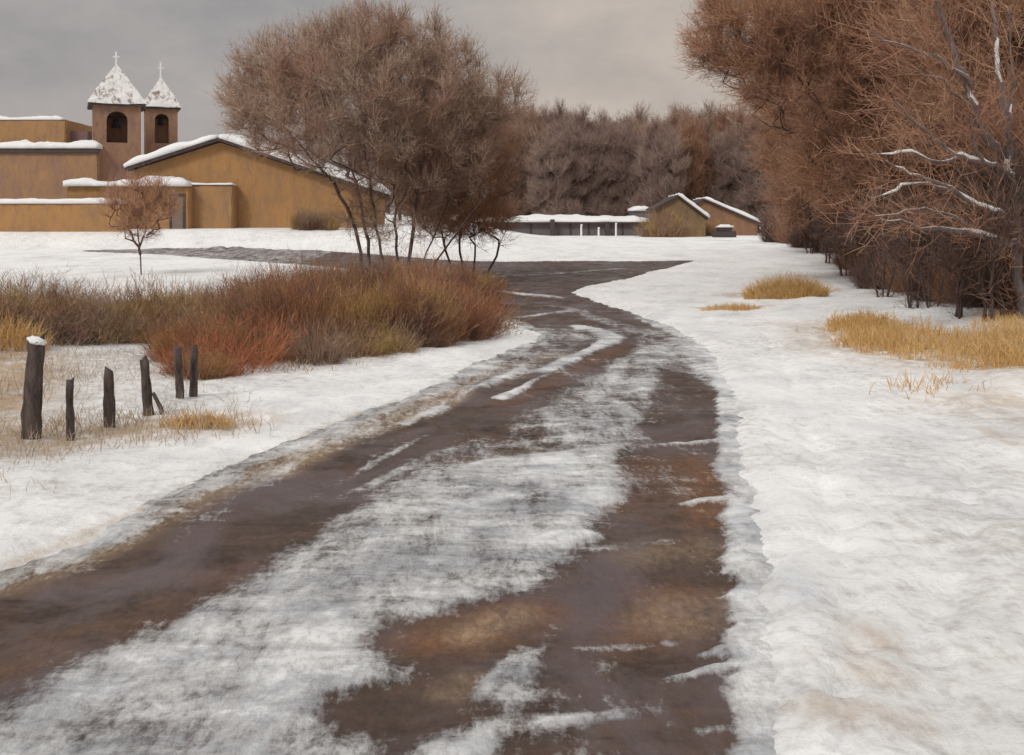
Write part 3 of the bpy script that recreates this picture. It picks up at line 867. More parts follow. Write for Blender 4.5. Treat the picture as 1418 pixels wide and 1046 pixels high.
def small_house(name, label, wall, pk, le, re, base, d, depth, seed):
    c = P(pk[0], base, d); g = gz(c.x, d)
    o = thing(name, label, 'house', (c.x, d, g))
    f = lambda p: (P(p[0], p[1], d).x - c.x, P(p[0], p[1], d).z - g)
    (px_, pz), (lx, lz), (rx, rz_) = f(pk), f(le), f(re)
    bm = bmesh.new()
    add_prism(bm, [(lx + .2, -.8), (rx - .2, -.8), (rx - .2, rz_ - .05), (px_, pz - .2), (lx + .2, lz - .05)], 0, depth)
    bm_mesh('wall', bm, wall, o)
    bm = bmesh.new()
    for ex, ez in ((lx, lz), (rx, rz_)):
        add_prism(bm, [(px_, pz - .16), (px_, pz), (ex, ez), (ex, ez - .16)], -.35, depth + .3)
    r = bm_mesh('roof', bm, 'dark_wood', o)
    snow_patch('roof_snow', r, [(rx + .05, -.4, rz_), (rx + .05, depth + .3, rz_), (px_, depth + .3, pz), (px_, -.4, pz)], .30, seed, mat='roof_snow')
    ww, wx = .45, (lx + rx) / 2
    return o
small_house('house', 'small olive ochre gabled house at the end of the dark shed', 'ochre_wall', (938, 270), (906, 288), (980, 302), 326, 100., 6, 41)
small_house('house', 'rust orange gabled house with one long snowy roof slope near the grove', 'rust_wall', (974, 275), (958, 285), (1052, 309), 326, 107., 6, 45)
q0 = P(1005, 325, 97.)
lo = thing('low_shelter', 'squat dark shelter with snow on top in front of the orange house', 'shelter', (q0.x, 97., gz(q0.x, 97.)))
bm = bmesh.new(); add_box(bm, -.95, .95, 0, 1.4, -.5, .62); add_box(bm, -.6, .6, .1, 1.3, .622, .95)
bm_mesh('body', bm, 'dark_wood', lo, .05)
flat_snow('snow_cap', lo, -.68, .68, 0, 1.4, .94, .22, 47)

# ------------------------------------------------------------------ fence posts
def fence_post(px, py, top_py, r, lean_px, label, seed, cap=False, fork=False):
    py += 10; p = at(px, py); d = p.y; h = (py - top_py) / F * d
    rng = np.random.RandomState(seed)
    K = 12; t = np.linspace(0, 1, K)
    lean = lean_px / F * d
    path = np.stack([lean * t + np.cumsum(rng.normal(size=K)) * r * .07, np.cumsum(rng.normal(size=K)) * r * .06, -.35 + (h + .35) * t], 1)
    rad = r * (1.12 - .26 * t) * (1 + rng.normal(size=K) * .05)
    root = thing('fence_post', label, 'fence post', p, 0, 'old fence posts by the roadside')
    v, q = tubes(path[None], rad[None], 9)
    # split top: uneven end
    n0 = len(v) - 9
    v[n0:, 2] += rng.normal(size=9) * r * .5
    v = np.concatenate([v, path[-1:] + np.array([[0, 0, r * .15]])])
    i = np.arange(9) + n0
    q = np.concatenate([q, np.stack([i, np.roll(i, -1), np.full(9, len(v) - 1), np.full(9, len(v) - 1)], -1)])
    bm = bmesh.new()
    vv = [bm.verts.new(c) for c in v]
    for f in q:
        fs = list(dict.fromkeys(f.tolist()))
        bm.faces.new([vv[k] for k in fs])
    bm_mesh('shaft', bm, 'post', root, 0, True)
    if cap:
        bm = bmesh.new()
        bmesh.ops.create_icosphere(bm, subdivisions=3, radius=r * .92, matrix=Matrix.Translation(path[-1] + np.array([r * .1, 0, r * .12])) @ Matrix.Rotation(R(14), 4, 'Y') @ Matrix.Diagonal((1.05, .95, .5, 1)))
        for w in bm.verts: w.co += Vector(rng.normal(size=3) * r * .06)
        bm_mesh('snow_cap', bm, 'clean_snow', root, 0, True)
    if fork:
        pt = np.stack([np.array([r * .4, 0, h * .45]), np.array([r * 2.0, -.02, h * .18]), np.array([r * 3.0, -.03, -.2])])
        v, q = tubes(pt[None], np.array([[r * .35, r * .45, r * .5]]), 6)
        link('brace', np_mesh('brace', v, q, None, True), 'post', root)
    return root
fence_post(41, 606, 474, .115, 10, 'thickest and tallest weathered fence post, snow capped, at the left end', 1, cap=True)
fence_post(99, 605, 527, .050, 0, 'short slim dark stake between the thick post and the next post', 2)
fence_post(151, 588, 512, .075, 1, 'plain upright brown post third along from the thick snow capped post', 3)
fence_post(209, 570, 500, .072, -8, 'post leaning left with a thin brace at its foot', 4, fork=True)
fence_post(249, 552, 482, .062, -3, 'dark post just left of its close twin beside the red bush', 5)
fence_post(269, 548, 480, .062, -1, 'dark post of the close pair standing against the red bush', 6)

# ------------------------------------------------------------------ trees
# middle: tall multi-stemmed cottonwood and russet neighbour
p = at(545, 395)
k = p.y / F
def bl(px, py, rx, ry, dy=0, ryy=None):        # blob given by its place and size in the photo at the tree's distance
    return ((px - 545) * k, dy, (395 - py) * k, rx * k, (ryy or rx) * k * .8, ry * k)
blobs = [bl(505, 140, 192, 112), bl(390, 120, 85, 72, .3), bl(615, 185, 92, 98, -.3), bl(545, 245, 85, 48, .2), bl(520, 60, 110, 45, .2), bl(545, 305, 70, 34, .1), bl(350, 150, 50, 50, .2), bl(690, 140, 40, 50, -.1)]
def st(pts): return [((x - 545) * k, dy, (395 - y) * k) for x, y, dy in pts]
stems = [st([(502, 402, 0), (500, 350, 0), (488, 305, .1), (462, 255, .2), (400, 185, .3)]),
         st([(512, 404, .5), (508, 350, .6), (500, 290, .6), (478, 215, .7), (455, 140, .6)]),
         st([(540, 400, -.3), (530, 350, -.4), (520, 295, -.5), (508, 215, -.6), (500, 120, -.5)]),
         st([(556, 400, .4), (548, 345, .4), (545, 290, .5), (545, 210, .5), (540, 120, .4)]),
         st([(562, 398, -.2), (568, 350, -.2), (575, 300, -.2), (585, 240, -.3), (590, 160, -.4)]),
         st([(572, 402, .2), (590, 350, .3), (612, 300, .4), (635, 245, .5), (655, 180, .6)]),
         st([(580, 404, -.5), (606, 360, -.6), (636, 320, -.7), (668, 280, -.8)])]
make_tree('bare_tree', 'tall wide bare tree with many slender stems rising from the red brush by the hall', 'tree', 3, stems, blobs, 1500, 21000, 84000, 'twig_brown', 'bark', p, L1=.85, L2=.40, r1=.0095, r2=.0072, r_tip=.0076, power=.5,
          max_tips=7, out=.35, spread=.65)
p = at(655, 384); k = p.y / F
def bl2(px, py, rx, ry, dy=0): return ((px - 655) * k, dy, (384 - py) * k, rx * k, rx * k * .8, ry * k)
make_tree('bare_tree', 'smaller russet bare tree tucked right of the tall wide tree', 'tree', 4,
          [[(0, 0, -.2), (.1, 0, 1.0), (0, .1, 3.6)], [(-.9, .2, -.2), (-1.3, .3, 1.2), (-1.7, .4, 3.0)], [(.5, -.1, -.2), (1.1, 0, 1.), (1.7, .1, 2.6)], [(-.4, .3, -.2), (-.6, .3, 1.2), (-.7, .4, 3.4)]],
          [bl2(648, 210, 58, 70), bl2(622, 262, 72, 44), bl2(680, 250, 36, 50), bl2(640, 305, 70, 26)], 560, 6500, 25000, 'twig_russet', 'bark', p, L1=.85, L2=.40, r1=.0105, r2=.008, r_tip=.008, out=.35, spread=.65)
# slim tree by the church
p = at(192, 382); k = p.y / F
def st3(pts): return [((x - 192) * k, dy, (382 - y) * k) for x, y, dy in pts]
make_tree('bare_sapling', 'thin crooked bare sapling on the snow before the church', 'tree', 6,
          [st3([(196, 386, 0), (194, 350, 0), (190, 320, .1), (186, 290, .1)]), st3([(195, 352, 0), (180, 325, .2), (168, 300, .3)]), st3([(193, 345, 0), (203, 320, -.2), (212, 295, -.3)])],
          [((-2) * k, 0, 105 * k, 42 * k, 38 * k, 26 * k), (20 * k, 0, 90 * k, 35 * k, 30 * k, 22 * k), (-25 * k, 0, 85 * k, 30 * k, 25 * k, 24 * k), (0, 0, 68 * k, 34 * k, 28 * k, 20 * k)], 170, 1500, 4600, 'twig_russet', 'bark', p, L1=.7, L2=.38, r1=.009, r2=.007, r_tip=.011, step=.3)

# far wood: three kinds, copied
def protos(seed, mat, lab, n1=8500, n2=25000, h=15.):
    s = h / 15.
    blobs = [(0, 0, 8.6 * s, 2.6, 2.8, 5.6 * s), (-1.9, .6, 7.6 * s, 2.3, 2.4, 5.0 * s), (2.0, -.4, 7.8 * s, 2.3, 2.4, 5.2 * s), (0, 0, 3.2 * s, 3.8, 3.2, 3.0 * s)]
    return make_tree('bare_tree', lab, 'tree', seed, [[(0, 0, -.3), (.1, 0, 3 * s), (0, .1, 8 * s)], [(.5, .2, -.3), (1.2, .3, 3 * s), (1.8, .2, 6.5 * s)], [(-.4, -.2, -.3), (-1.1, -.2, 3 * s), (-1.9, -.1, 6 * s)]],
                     blobs, 420, n1, n2, mat, 'bark', (0, 0, 0), L1=1.7, L2=.8, r1=.021, r2=.017, r_tip=.014, up=1.15, out=.12, spread=.5, group='trees of the far wood')
far = [('twig_plum', 'plum grey bare tree of the dense wood behind the shed'), ('twig_brown', 'dull brown bare tree of the dense wood behind the shed'), ('twig_umber', 'warm umber bare tree in the dense wood behind the shed')]
fp = [protos(20 + i, m, l) for i, (m, l) in enumerate(far)]
rng = random.Random(3)
spots = []
for row, (d, xs, hh) in enumerate(((120., range(600, 1140, 40), .78), (128., range(575, 1200, 38), .90), (138., range(590, 1240, 40), .99), (150., range(560, 1300, 55), 1.08))):
    for px in xs:
        spots.append((px + rng.uniform(-16, 16), d + rng.uniform(-3.5, 3.5), hh * rng.uniform(.93, 1.06)))
used = [False] * 3
for px, d, s in spots:
    i = rng.choice([0, 0, 0, 0, 0, 1, 1, 2]) if px > 720 else rng.choice([1, 1, 2, 0, 0])
    x = (px - CX) / F * d; z = gz(x, d)
    sc = (s * rng.uniform(.9, 1.15), s * rng.uniform(.9, 1.15), s)
    if not used[i]:
        fp[i].location = (x, d, z); fp[i].scale = sc; fp[i].rotation_euler.z = rng.uniform(0, 6); used[i] = True
    else: dup(fp[i], (x, d, z), rng.uniform(0, 6.28), sc)

# right hand grove
gr_blobs = [(0, 0, 8.5, 3.8, 3.6, 4.2), (-2.4, -.4, 6.5, 3.2, 3.0, 3.4), (2.2, .5, 6.3, 3.2, 3.0, 3.4), (0, 0, 3.6, 3.2, 3.0, 2.2)]
gst = [[(0, 0, -.3), (.15, 0, 2.5), (0, .1, 7.5)], [(.35, .2, -.3), (1.0, .3, 2.5), (1.8, .2, 6)], [(-.3, -.2, -.3), (-1.2, -.3, 2.6), (-2.2, -.3, 6)]]
ga = make_tree('bare_tree', 'reddish bare tree forming the left edge of the right hand grove', 'tree', 41, gst, gr_blobs, 700, 14000, 52000, 'twig_russet', 'bark', L1=1.0, L2=.48, r1=.0095, r2=.0075, r_tip=.009, out=.4, spread=.65, group='trees of the roadside grove')
gb = make_tree('bare_tree', 'brown bare tree inside the right hand grove', 'tree', 42, gst, gr_blobs, 700, 14000, 52000, 'twig_umber', 'bark', L1=1.0, L2=.48, r1=.0095, r2=.0075, r_tip=.009, out=.4, spread=.65, group='trees of the roadside grove')
def put(o, px, py, rz, s, first=False, label=None, sx=1.):
    p = at(px, py); p.z -= .05
    if first: o.location = p; o.rotation_euler.z = rz; o.scale = (s * sx, s * sx, s)
    else: dup(o, p, rz, (s * sx, s * sx, s), label)
put(ga, 1205, 378, .3, 1.15, True, sx=1.0)
put(gb, 1290, 392, 2.0, 1.2, True)
put(ga, 1370, 398, 4.1, 1.25, label='reddish bare tree standing just behind the snowy limbs of the big tree')
put(gb, 1135, 352, 1.2, 1.15, label='distant brown bare tree where the grove meets the far wood')
put(ga, 1230, 360, 5.2, 1.35, label='tall reddish bare tree at the back of the right hand grove')
put(gb, 1350, 385, 3.6, 1.45, label='tall brown bare tree at the back of the right hand grove')
put(ga, 1440, 400, .9, 1.4, label='reddish bare tree at the far right edge behind the big trunk')
put(gb, 1530, 425, 2.7, 1.2, label='brown bare tree right of the big trunk, mostly out of frame')
put(ga, 1600, 420, 2.2, 1.3, label='reddish bare tree standing beyond the right edge of the view')

# tree leaning out over the snow at the left of the grove
p = at(1225, 400); k = p.y / F
def bl5(px, py, rx, ry, dy=0): return ((px - 1225) * k, dy, (400 - py) * k, rx * k, rx * k * .7, ry * k)
def st5(pts): return [((x - 1225) * k, dy, (400 - y) * k) for x, y, dy in pts]
make_tree('bare_tree', 'russet bare tree of the grove leaning left so its top hangs over the snow', 'tree', 44,
          [st5([(1225, 408, 0), (1205, 320, 0), (1180, 230, 0), (1130, 130, .2), (1060, 60, .2)]), st5([(1228, 405, .3), (1230, 300, .4), (1220, 180, .3), (1190, 40, .3)])],
          [bl5(1060, 60, 105, 75), bl5(1120, 130, 95, 85), bl5(1180, 60, 120, 90), bl5(1170, 230, 80, 80), bl5(1020, 20, 60, 60), bl5(1220, 0, 120, 90)], 760, 17000, 62000, 'twig_russet', 'bark', p,
          L1=1.0, L2=.48, r1=.0095, r2=.0075, r_tip=.009, up=.0, out=.6, spread=.6, group='trees of the roadside grove')

# big near tree at the right with snow along its limbs
p = at(1412, 446); k = p.y / F
def st4(pts): return [np.array([(x - 1412) * k, dy, (446 - y) * k]) for x, y, dy in pts]
limbs = [st4([(1418, 452, 0), (1410, 380, 0), (1406, 300, 0), (1398, 235, -.1), (1386, 165, -.2), (1375, 90, -.3), (1364, -20, -.4), (1350, -120, -.4)]),
         st4([(1407, 335, 0), (1375, 338, -.5), (1340, 330, -.9), (1310, 318, -1.2), (1255, 318, -1.6), (1180, 305, -2.0)]),
         st4([(1403, 322, 0), (1385, 304, -.5), (1340, 293, -.9), (1285, 265, -1.3), (1222, 244, -1.7), (1185, 231, -2.0)]),
         st4([(1399, 245, -.1), (1345, 228, -.7), (1296, 222, -1.1), (1250, 192, -1.5), (1198, 156, -1.9)]),
         st4([(1392, 215, -.1), (1345, 190, -.5), (1312, 118, -1.0), (1282, 62, -1.3), (1255, 0, -1.6), (1235, -60, -1.8)]),
         st4([(1285, 266, -1.3), (1235, 254, -1.8), (1165, 279, -2.2)]),
         st4([(1345, 228, -.7), (1330, 215, -.9), (1315, 190, -1.2), (1308, 168, -1.4)]),
         st4([(1340, 331, -.9), (1290, 300, -1.5), (1230, 292, -1.9), (1172, 300, -2.2)]),
         st4([(1396, 230, -.1), (1378, 150, -.8), (1368, 80, -1.2), (1362, 30, -1.4)]),
         st4([(1320, 125, -1.0), (1275, 95, -1.4), (1225, 85, -1.7), (1165, 60, -1.9)]),
         st4([(1300, 222, -1.1), (1262, 232, -1.5), (1222, 218, -1.8), (1170, 222, -2.1)]),
         st4([(1350, 192, -.5), (1322, 150, -.9), (1270, 118, -1.3), (1238, 110, -1.6)]),
         st4([(1404, 300, 0), (1440, 200, .3), (1470, 80, .4), (1500, -60, .5)])]
lr = [.135, .11, .105, .095, .12, .055, .06, .055, .06, .05, .05, .05, .13]
rng2 = np.random.RandomState(8)
def dens(pts, step=.22):
    out = []
    for a, b in zip(pts[:-1], pts[1:]):
        n = max(1, int(np.linalg.norm(b - a) / step))
        out += [a + (b - a) * i / n for i in range(n)]
    out.append(pts[-1]); out = np.array(out)
    for _ in range(3): out[1:-1] = (out[:-2] + 2 * out[1:-1] + out[2:]) / 4
    w = rng2.normal(size=out.shape) * .03; w[0] = 0
    return out + w
big = thing('bare_tree', 'large near tree at the right edge with snow lying along its long grey limbs', 'tree', p)
tp, sp, nodes, par = [], [], [], []
for i, (L_, r_) in enumerate(zip(limbs, lr)):
    q_ = dens(L_); n = len(q_); t = np.linspace(0, 1, n)
    rad = r_ * (1 - .78 * t) * (1 + .06 * rng2.normal(size=n))
    v, q = tubes(q_[None], rad[None], 9); tp.append((v, q, np.zeros(len(v))))
    o = len(nodes)
    for j in range(n):
        nodes.append(q_[j]); par.append(o + j - 1 if j else (o if i == 0 else 0))
    # snow ridges lying on stretches of the upper side
    if i in (1, 2, 3, 4, 5, 6, 8, 10, 0):
        j = 4 if i else 14
        while j < n - 4:
            ln = int(rng2.randint(4, 11) * (1.6 if i in (1, 2) else 1)); e = min(n - 1, j + ln)
            if e - j >= 3 and (i != 0 or rng2.rand() < .7):
                tt = np.linspace(0, 1, e - j); prof = np.sin(np.pi * np.clip(tt, .04, .96)) ** .5
                c = q_[j:e] + np.stack([-.2 * rad[j:e] if i in (0, 4) else 0 * rad[j:e], -.35 * rad[j:e], rad[j:e] * .72], 1)
                v, q = tubes(c[None], (np.maximum(rad[j:e] * .90, .036) * prof)[None], 7)
                sp.append((v, q, np.zeros(len(v))))
            j = e + int(rng2.randint(3, 9))
v, q, _ = join(tp); link('trunk', np_mesh('trunk', v, q, None, True), 'grey_bark', big)
for v, q, _ in sp: link('branch_snow', np_mesh('branch_snow', v, q, None, True), 'clean_snow', big)
nodes = np.array(nodes); par = np.array(par); par[0] = 0
tips = np.where(np.arange(len(nodes)) > 18, 1, 99)
v, q, a = twigs(rng2, nodes, np.where(par == np.arange(len(par)), -1, par), tips, np.array([2., 1., 4.]), 520, 2600, 1.3, .55, .009, .007, 5, .2, .5, .6)
link('crown', np_mesh('crown', v, q, {'tint': a}), 'twig_umber', big)

sap = make_tree('grove_sapling', 'dark leaning bare sapling in the undergrowth at the edge of the grove', 'sapling', 51,
                [[(0, 0, -.2), (.08, 0, 1.2), (-.1, .1, 2.6)], [(.12, .1, -.2), (.35, .1, 1.0), (.6, 0, 2.2)], [(-.15, 0, -.2), (-.3, 0, .9), (-.7, .1, 1.9)]],
                [(0, 0, 2.7, .9, .8, .9), (.6, 0, 2.2, .6, .6, .7), (-.7, 0, 2.0, .6, .6, .6)], 60, 500, 1500, 'twig_dark', 'bark', L1=.6, L2=.35, r1=.011, r2=.009, r_tip=.014, step=.3, group='saplings at the foot of the grove')
rs = random.Random(4)
for i, (px, py, s) in enumerate(((1122, 352, 1.2), (1148, 366, 1.1), (1172, 384, 1.05), (1196, 402, 1.0), (1222, 414, .9), (1262, 430, .9), (1290, 436, .8), (1330, 446, .85), (1372, 450, .9), (1395, 444, 1.0), (1340, 425, 1.1))):
    p = at(px, py)
    if i == 0: sap.location = p; sap.scale = (s,) * 3
    else: dup(sap, p, rs.uniform(0, 6.28), (s, s, s * rs.uniform(.85, 1.2)))

# ------------------------------------------------------------------ shrubs
def shrub_proto(name, label, mat, seed, group, cat='shrub', **kw):
    o = link(name, np_mesh(name, *(lambda r: (r[0], r[1], {'tint': r[2]}))(make_shrub(seed, **kw))), mat)
    return tag(o, label, cat, group)
sh = {
    'red': shrub_proto('willow_shrub', 'dense red brown willow shrub in the thicket left of the road', 'shrub_red', 61, 'shrubs of the roadside thicket', n1=1100, n2=5200, rx=1.6, ry=1.1, h=2.0, r=.008),
    'fire': shrub_proto('willow_shrub', 'orange red willow shrub behind the close pair of posts', 'shrub_fire', 62, 'shrubs of the roadside thicket', n1=170, n2=900, rx=1.15, ry=.9, h=1.75, lean=.75),
    'brown': shrub_proto('willow_shrub', 'golden brown shrub in the brush band behind the fence posts', 'shrub_brown', 63, 'shrubs of the roadside thicket', n1=1000, n2=4200, rx=1.6, ry=1.0, h=1.6, r=.008),
    'grey': shrub_proto('willow_shrub', 'feathery grey shrub rising at the back of the brush band', 'shrub_grey', 64, 'shrubs of the roadside thicket', n1=520, n2=2600, rx=1.5, ry=1.0, h=2.1, r=.007),
    'plum': shrub_proto('thicket_shrub', 'dark plum undergrowth shrub at the foot of the right hand grove', 'twig_dark', 65, 'undergrowth of the grove', n1=1100, n2=3400, rx=1.5, ry=1.1, h=2.3, lean=.35),
    'rust': shrub_proto('thicket_shrub', 'rusty undergrowth shrub at the foot of the right hand grove', 'twig_russet', 66, 'undergrowth of the grove', n1=1100, n2=3400, rx=1.5, ry=1.1, h=2.3, lean=.35),
}
first = {k_: True for k_ in sh}
rng = random.Random(9)
def shrub(kind, px, py, s=1., sz=1., label=None):
    p = at(px, py)
    o = sh[kind]
    if not first[kind]:
        o = o.copy(); COL.objects.link(o)
    first[kind] = False
    o.location = p; o.rotation_euler = (0, 0, rng.uniform(0, 6.28)); o.scale = (s * rng.uniform(.9, 1.1), s * rng.uniform(.9, 1.1), s * sz * rng.uniform(.88, 1.1))
    if label: o['label'] = label
    return o
for px, py, s in ((-70, 472, 1), (-10, 474, 1.05), (55, 470, 1), (120, 474, 1), (185, 472, .95), (245, 466, 1.0), (300, 462, .9)): shrub('brown', px, py, s, .72)
for px, py, s in ((-50, 440, 1.1), (25, 442, 1.15), (95, 436, 1.0), (270, 428, .8)): shrub('grey', px, py, s, .55)
for px, py, s, z in ((345, 488, .8, 1), (395, 494, .85, .95), (450, 490, .9, 1), (505, 486, .9, 1), (560, 482, .9, 1), (612, 472, .95, .9), (645, 456, .8, .9),
                  (350, 445, 1.0, .72), (415, 440, 1.1, .74), (480, 436, 1.15, .74), (545, 434, 1.15, .76), (605, 428, 1.15, .76), (640, 424, 1.0, .7),
                  (480, 410, 1.1, .6), (560, 408, 1.1, .6), (610, 405, 1.0, .6)):
    shrub('red', px, py, s, z)
for px, py, s, z in ((262, 505, .55, 1.), (305, 502, .6, 1.0), (345, 506, .55, .9), (280, 528, .4, .8)): shrub('red', px, py, s, z, 'ragged red brown shrub spilling down behind the close pair of posts')
for px, py, s, z in ((285, 526, .7, .8), (325, 516, .8, 1.15)): shrub('fire', px, py, s, z)
for px, py, s, z in ((380, 432, 1., .75), (450, 424, 1.05, .8), (520, 420, 1.05, .8), (590, 414, 1., .75)):
    shrub('grey', px, py, s, z, 'feathery mauve grey shrub at the back of the red thicket')
for px, py, s, z in ((40, 468, .8, .6), (160, 466, .85, .6), (275, 458, .85, .65)): shrub('red', px, py, s, z, 'low red brown shrub among the golden brown brush behind the posts')
for px, py, s in ((430, 505, .55), (480, 500, .5), (530, 494, .55), (585, 484, .5)):
    shrub('brown', px, py, s, .9, 'low golden brown shrub at the front of the red thicket')
for px, py, s in ((1225, 404, .8), (1300, 420, .75), (1378, 432, .7), (1190, 374, 1), (1120, 344, 1.1), (1440, 436, 1.0), (1150, 350, 1.1), (1260, 395, 1.1), (1350, 408, 1.1), (1080, 336, 1.1), (1420, 418, 1.1)): shrub('plum', px, py, s)
for px, py, s in ((1268, 408, .8), (1345, 424, .7), (1412, 428, .8), (1210, 384, 1.0), (1310, 402, 1.2), (1100, 338, 1.2), (1480, 440, 1)): shrub('rust', px, py, s)
for px, py, s, z in ((370, 470, .7, .95), (470, 466, .75, 1.0), (575, 458, .75, 1.0), (90, 462, .7, .7), (215, 456, .7, .7), (-20, 460, .7, .75)):
    o = shrub('plum', px, py, s, z * .62, 'dark plum shrub inside the brush left of the road')
    o['group'] = 'shrubs of the roadside thicket'
# bush at the hall corner and yellow bush by the small house
p = at(435, 336)
for px, lab in ((422, 'rounded grey brown bush at the foot of the hall wall, left of two'), (452, 'rounded grey brown bush at the foot of the hall wall, right of two')):
    o = sh['grey'].copy(); COL.objects.link(o); o.name = 'hall_bush'; x = (px - CX) / F * 80.5
    o.location = (x, 80.5, gz(x, 80.5)); o.scale = (.75, .75, .95); o.data = sh['red'].data.copy(); o.data.materials.clear(); o.data.materials.append(M['shrub_brown'])
    o['label'] = lab; o['group'] = 'bushes at the hall wall'
o = sh['brown'].copy(); COL.objects.link(o); o.name = 'yellow_bush'; x = (918 - CX) / F * 98.5
o.location = (x, 98.5, gz(x, 98.5)); o.scale = (1.5, .8, 1.5); o['label'] = 'yellow brown bush in front of the olive ochre house'; del o['group']

o = sh['brown'].copy(); COL.objects.link(o); o.name = 'yellow_bush'; x = (988 - CX) / F * 104.
o.location = (x, 104., gz(x, 104.)); o.scale = (.8, .7, .95); o['label'] = 'small yellow brown bush in front of the rust orange house'; del o['group']

# ------------------------------------------------------------------ grasses
def tussock(label, px, py, n, rx, ry, h, seed, mat='straw', group=None):
    p = at(px, py); r_ = np.random.RandomState(seed)
    a = r_.rand(n) * 2 * np.pi; rr = np.sqrt(r_.rand(n))
    xy = np.stack([np.cos(a) * rr * rx, np.sin(a) * rr * ry], 1)
    zs = base_z(xy[:, 0] + p.x, xy[:, 1] + p.y) - p.z + .1
    hh = h * (1 - .55 * rr ** 2)
    v, q, t = make_blades(r_, xy, zs, hh, .007 * max(1, p.y / 25))
    o = link('dry_grass_tuft', np_mesh('dry_grass_tuft', v, q, {'tint': t}), mat); o.location = p
    return tag(o, label, 'grass tuft', group)
tussock('large golden mound of dry grass on the snow near the grove', 1088, 415, 2600, 1.45, .8, .95, 71)
tussock('small flat golden grass tuft left of the large golden mound', 1012, 434, 900, .95, .5, .32, 72)

tussock('golden grass tuft at the left end of the brush, behind the thick snow capped post', 8, 486, 1300, .8, .5, .75, 73)
tussock('loose golden grass tuft in the brush behind the leaning post', 232, 478, 900, .7, .4, .6, 74)
tussock('straw tuft on the snow below the plain upright fence post', 275, 597, 420, .5, .22, .26, 75)

def scatter(name, polys, n, h, r, mat, seed):
    r_ = np.random.RandomState(seed); xy = []
    for pxs, share, hs in polys:
        w = W(pxs); X0 = min(a for a, b in w); X1 = max(a for a, b in w); Y0 = min(b for a, b in w); Y1 = max(b for a, b in w)
        m = int(n * share * 6)
        X = X0 - 1 + (X1 - X0 + 2) * r_.rand(m); Y = Y0 - 1 + (Y1 - Y0 + 2) * r_.rand(m)
        sdv = poly_sd(X, Y, w)
        keep_ = fbm(X * 1.1 + seed, Y * .8, 4) * .9 + .30 * r_.rand(m) + .30 * np.clip(sdv, -1.5, .4) > .66
        X, Y = X[keep_][:int(n * share)], Y[keep_][:int(n * share)]
        xy.append(np.stack([X, Y, np.full(len(X), hs)], 1))
    xy = np.concatenate(xy)
    v, q, t = make_blades(r_, xy[:, :2], base_z(xy[:, 0], xy[:, 1]) + .1, h * xy[:, 2] * (.35 + .75 * fbm(xy[:, 0] * .9, xy[:, 1] * .7 + 4, 3)), r * np.maximum(1, xy[:, 1] / 22))
    o = link(name, np_mesh(name, v, q, {'tint': t}), mat); o['kind'] = 'stuff'
    return o
g = scatter('dry_grass', [([(1160, 440), (1240, 460), (1418, 478), (1650, 490), (1650, 560), (1418, 528), (1290, 505), (1190, 480)], .75, 1.0),
                          ([(1340, 440), (1500, 440), (1500, 470), (1350, 460)], .15, .7), ([(1270, 540), (1310, 540), (1300, 560), (1275, 560)], .02, .7)], 9000, .50, .008, 'straw', 81)
tag(g, 'golden dry grass in a band along the snow before the grove', 'grass')
g = scatter('dead_grass', [([(-60, 600), (60, 600), (320, 575), (330, 600), (150, 640), (60, 665), (-60, 690)], .55, 1.), ([(-80, 480), (35, 480), (35, 610), (-80, 630)], .45, 1.5),
                           ([(60, 500), (330, 480), (320, 560), (150, 605), (60, 605)], .55, 1.15)], 1900, .26, .005, 'pale_straw', 82)
tag(g, 'pale dead grass poking through thin snow around the fence posts', 'grass')
g = scatter('roadside_weeds', [([(340, 500), (700, 448), (690, 462), (380, 520)], 1., 1.)], 1200, .3, .007, 'shrub_brown', 83)
tag(g, 'short brown weeds in the snow along the front of the red thicket', 'weeds')

# snow lumps caught at the front of the thicket
for i, (px, py, r_, lab) in enumerate(((478, 478, .17, 'round snow lump caught in the front of the red thicket'), (508, 489, .15, 'small flat snow lump lying on the edge of the red thicket'))):
    p = at(px, py); bm = bmesh.new(); rr = random.Random(i)
    bmesh.ops.create_icosphere(bm, subdivisions=3, radius=r_, matrix=Matrix.Diagonal((1.5, 1, .8, 1)))
    for w in bm.verts: w.co += Vector((rr.uniform(-1, 1), rr.uniform(-1, 1), rr.uniform(-1, 1))) * r_ * .10
    o = bm_mesh('snow_lump', bm, 'clean_snow', None, 0, True); o.location = p + Vector((0, -.3, .16)); tag(o, lab, 'snow lump')

# ------------------------------------------------------------------ light and sky
SUN_EL, SUN_AZ = R(42), R(215)        # compass style azimuth, from behind the viewer's left
wd = bpy.data.worlds.new('World'); scene.world = wd; wd.use_nodes = True
nt = wd.node_tree; nt.nodes.clear()
outp = nt.nodes.new('ShaderNodeOutputWorld'); bg = nt.nodes.new('ShaderNodeBackground')
sky = nt.nodes.new('ShaderNodeTexSky'); sky.sky_type = 'NISHITA'; sky.sun_disc = False
sky.sun_elevation = SUN_EL; sky.sun_rotation = SUN_AZ; sky.dust_density = 4; sky.air_density = 1.2
hs = nt.nodes.new('ShaderNodeHueSaturation'); hs.inputs['Saturation'].default_value = .25; hs.inputs['Value'].default_value = .7
nt.links.new(sky.outputs[0], hs.inputs['Color'])
tc = nt.nodes.new('ShaderNodeTexCoord'); sx = nt.nodes.new('ShaderNodeSeparateXYZ'); nt.links.new(tc.outputs['Generated'], sx.inputs[0])
rp = nt.nodes.new('ShaderNodeValToRGB')      # overcast dome: brighter towards the zenith
e = rp.color_ramp.elements; e[0].position = 0; e[0].color = (.455, .425, .405, 1); e[1].position = 1; e[1].color = (1.06, 1.06, 1.06, 1)
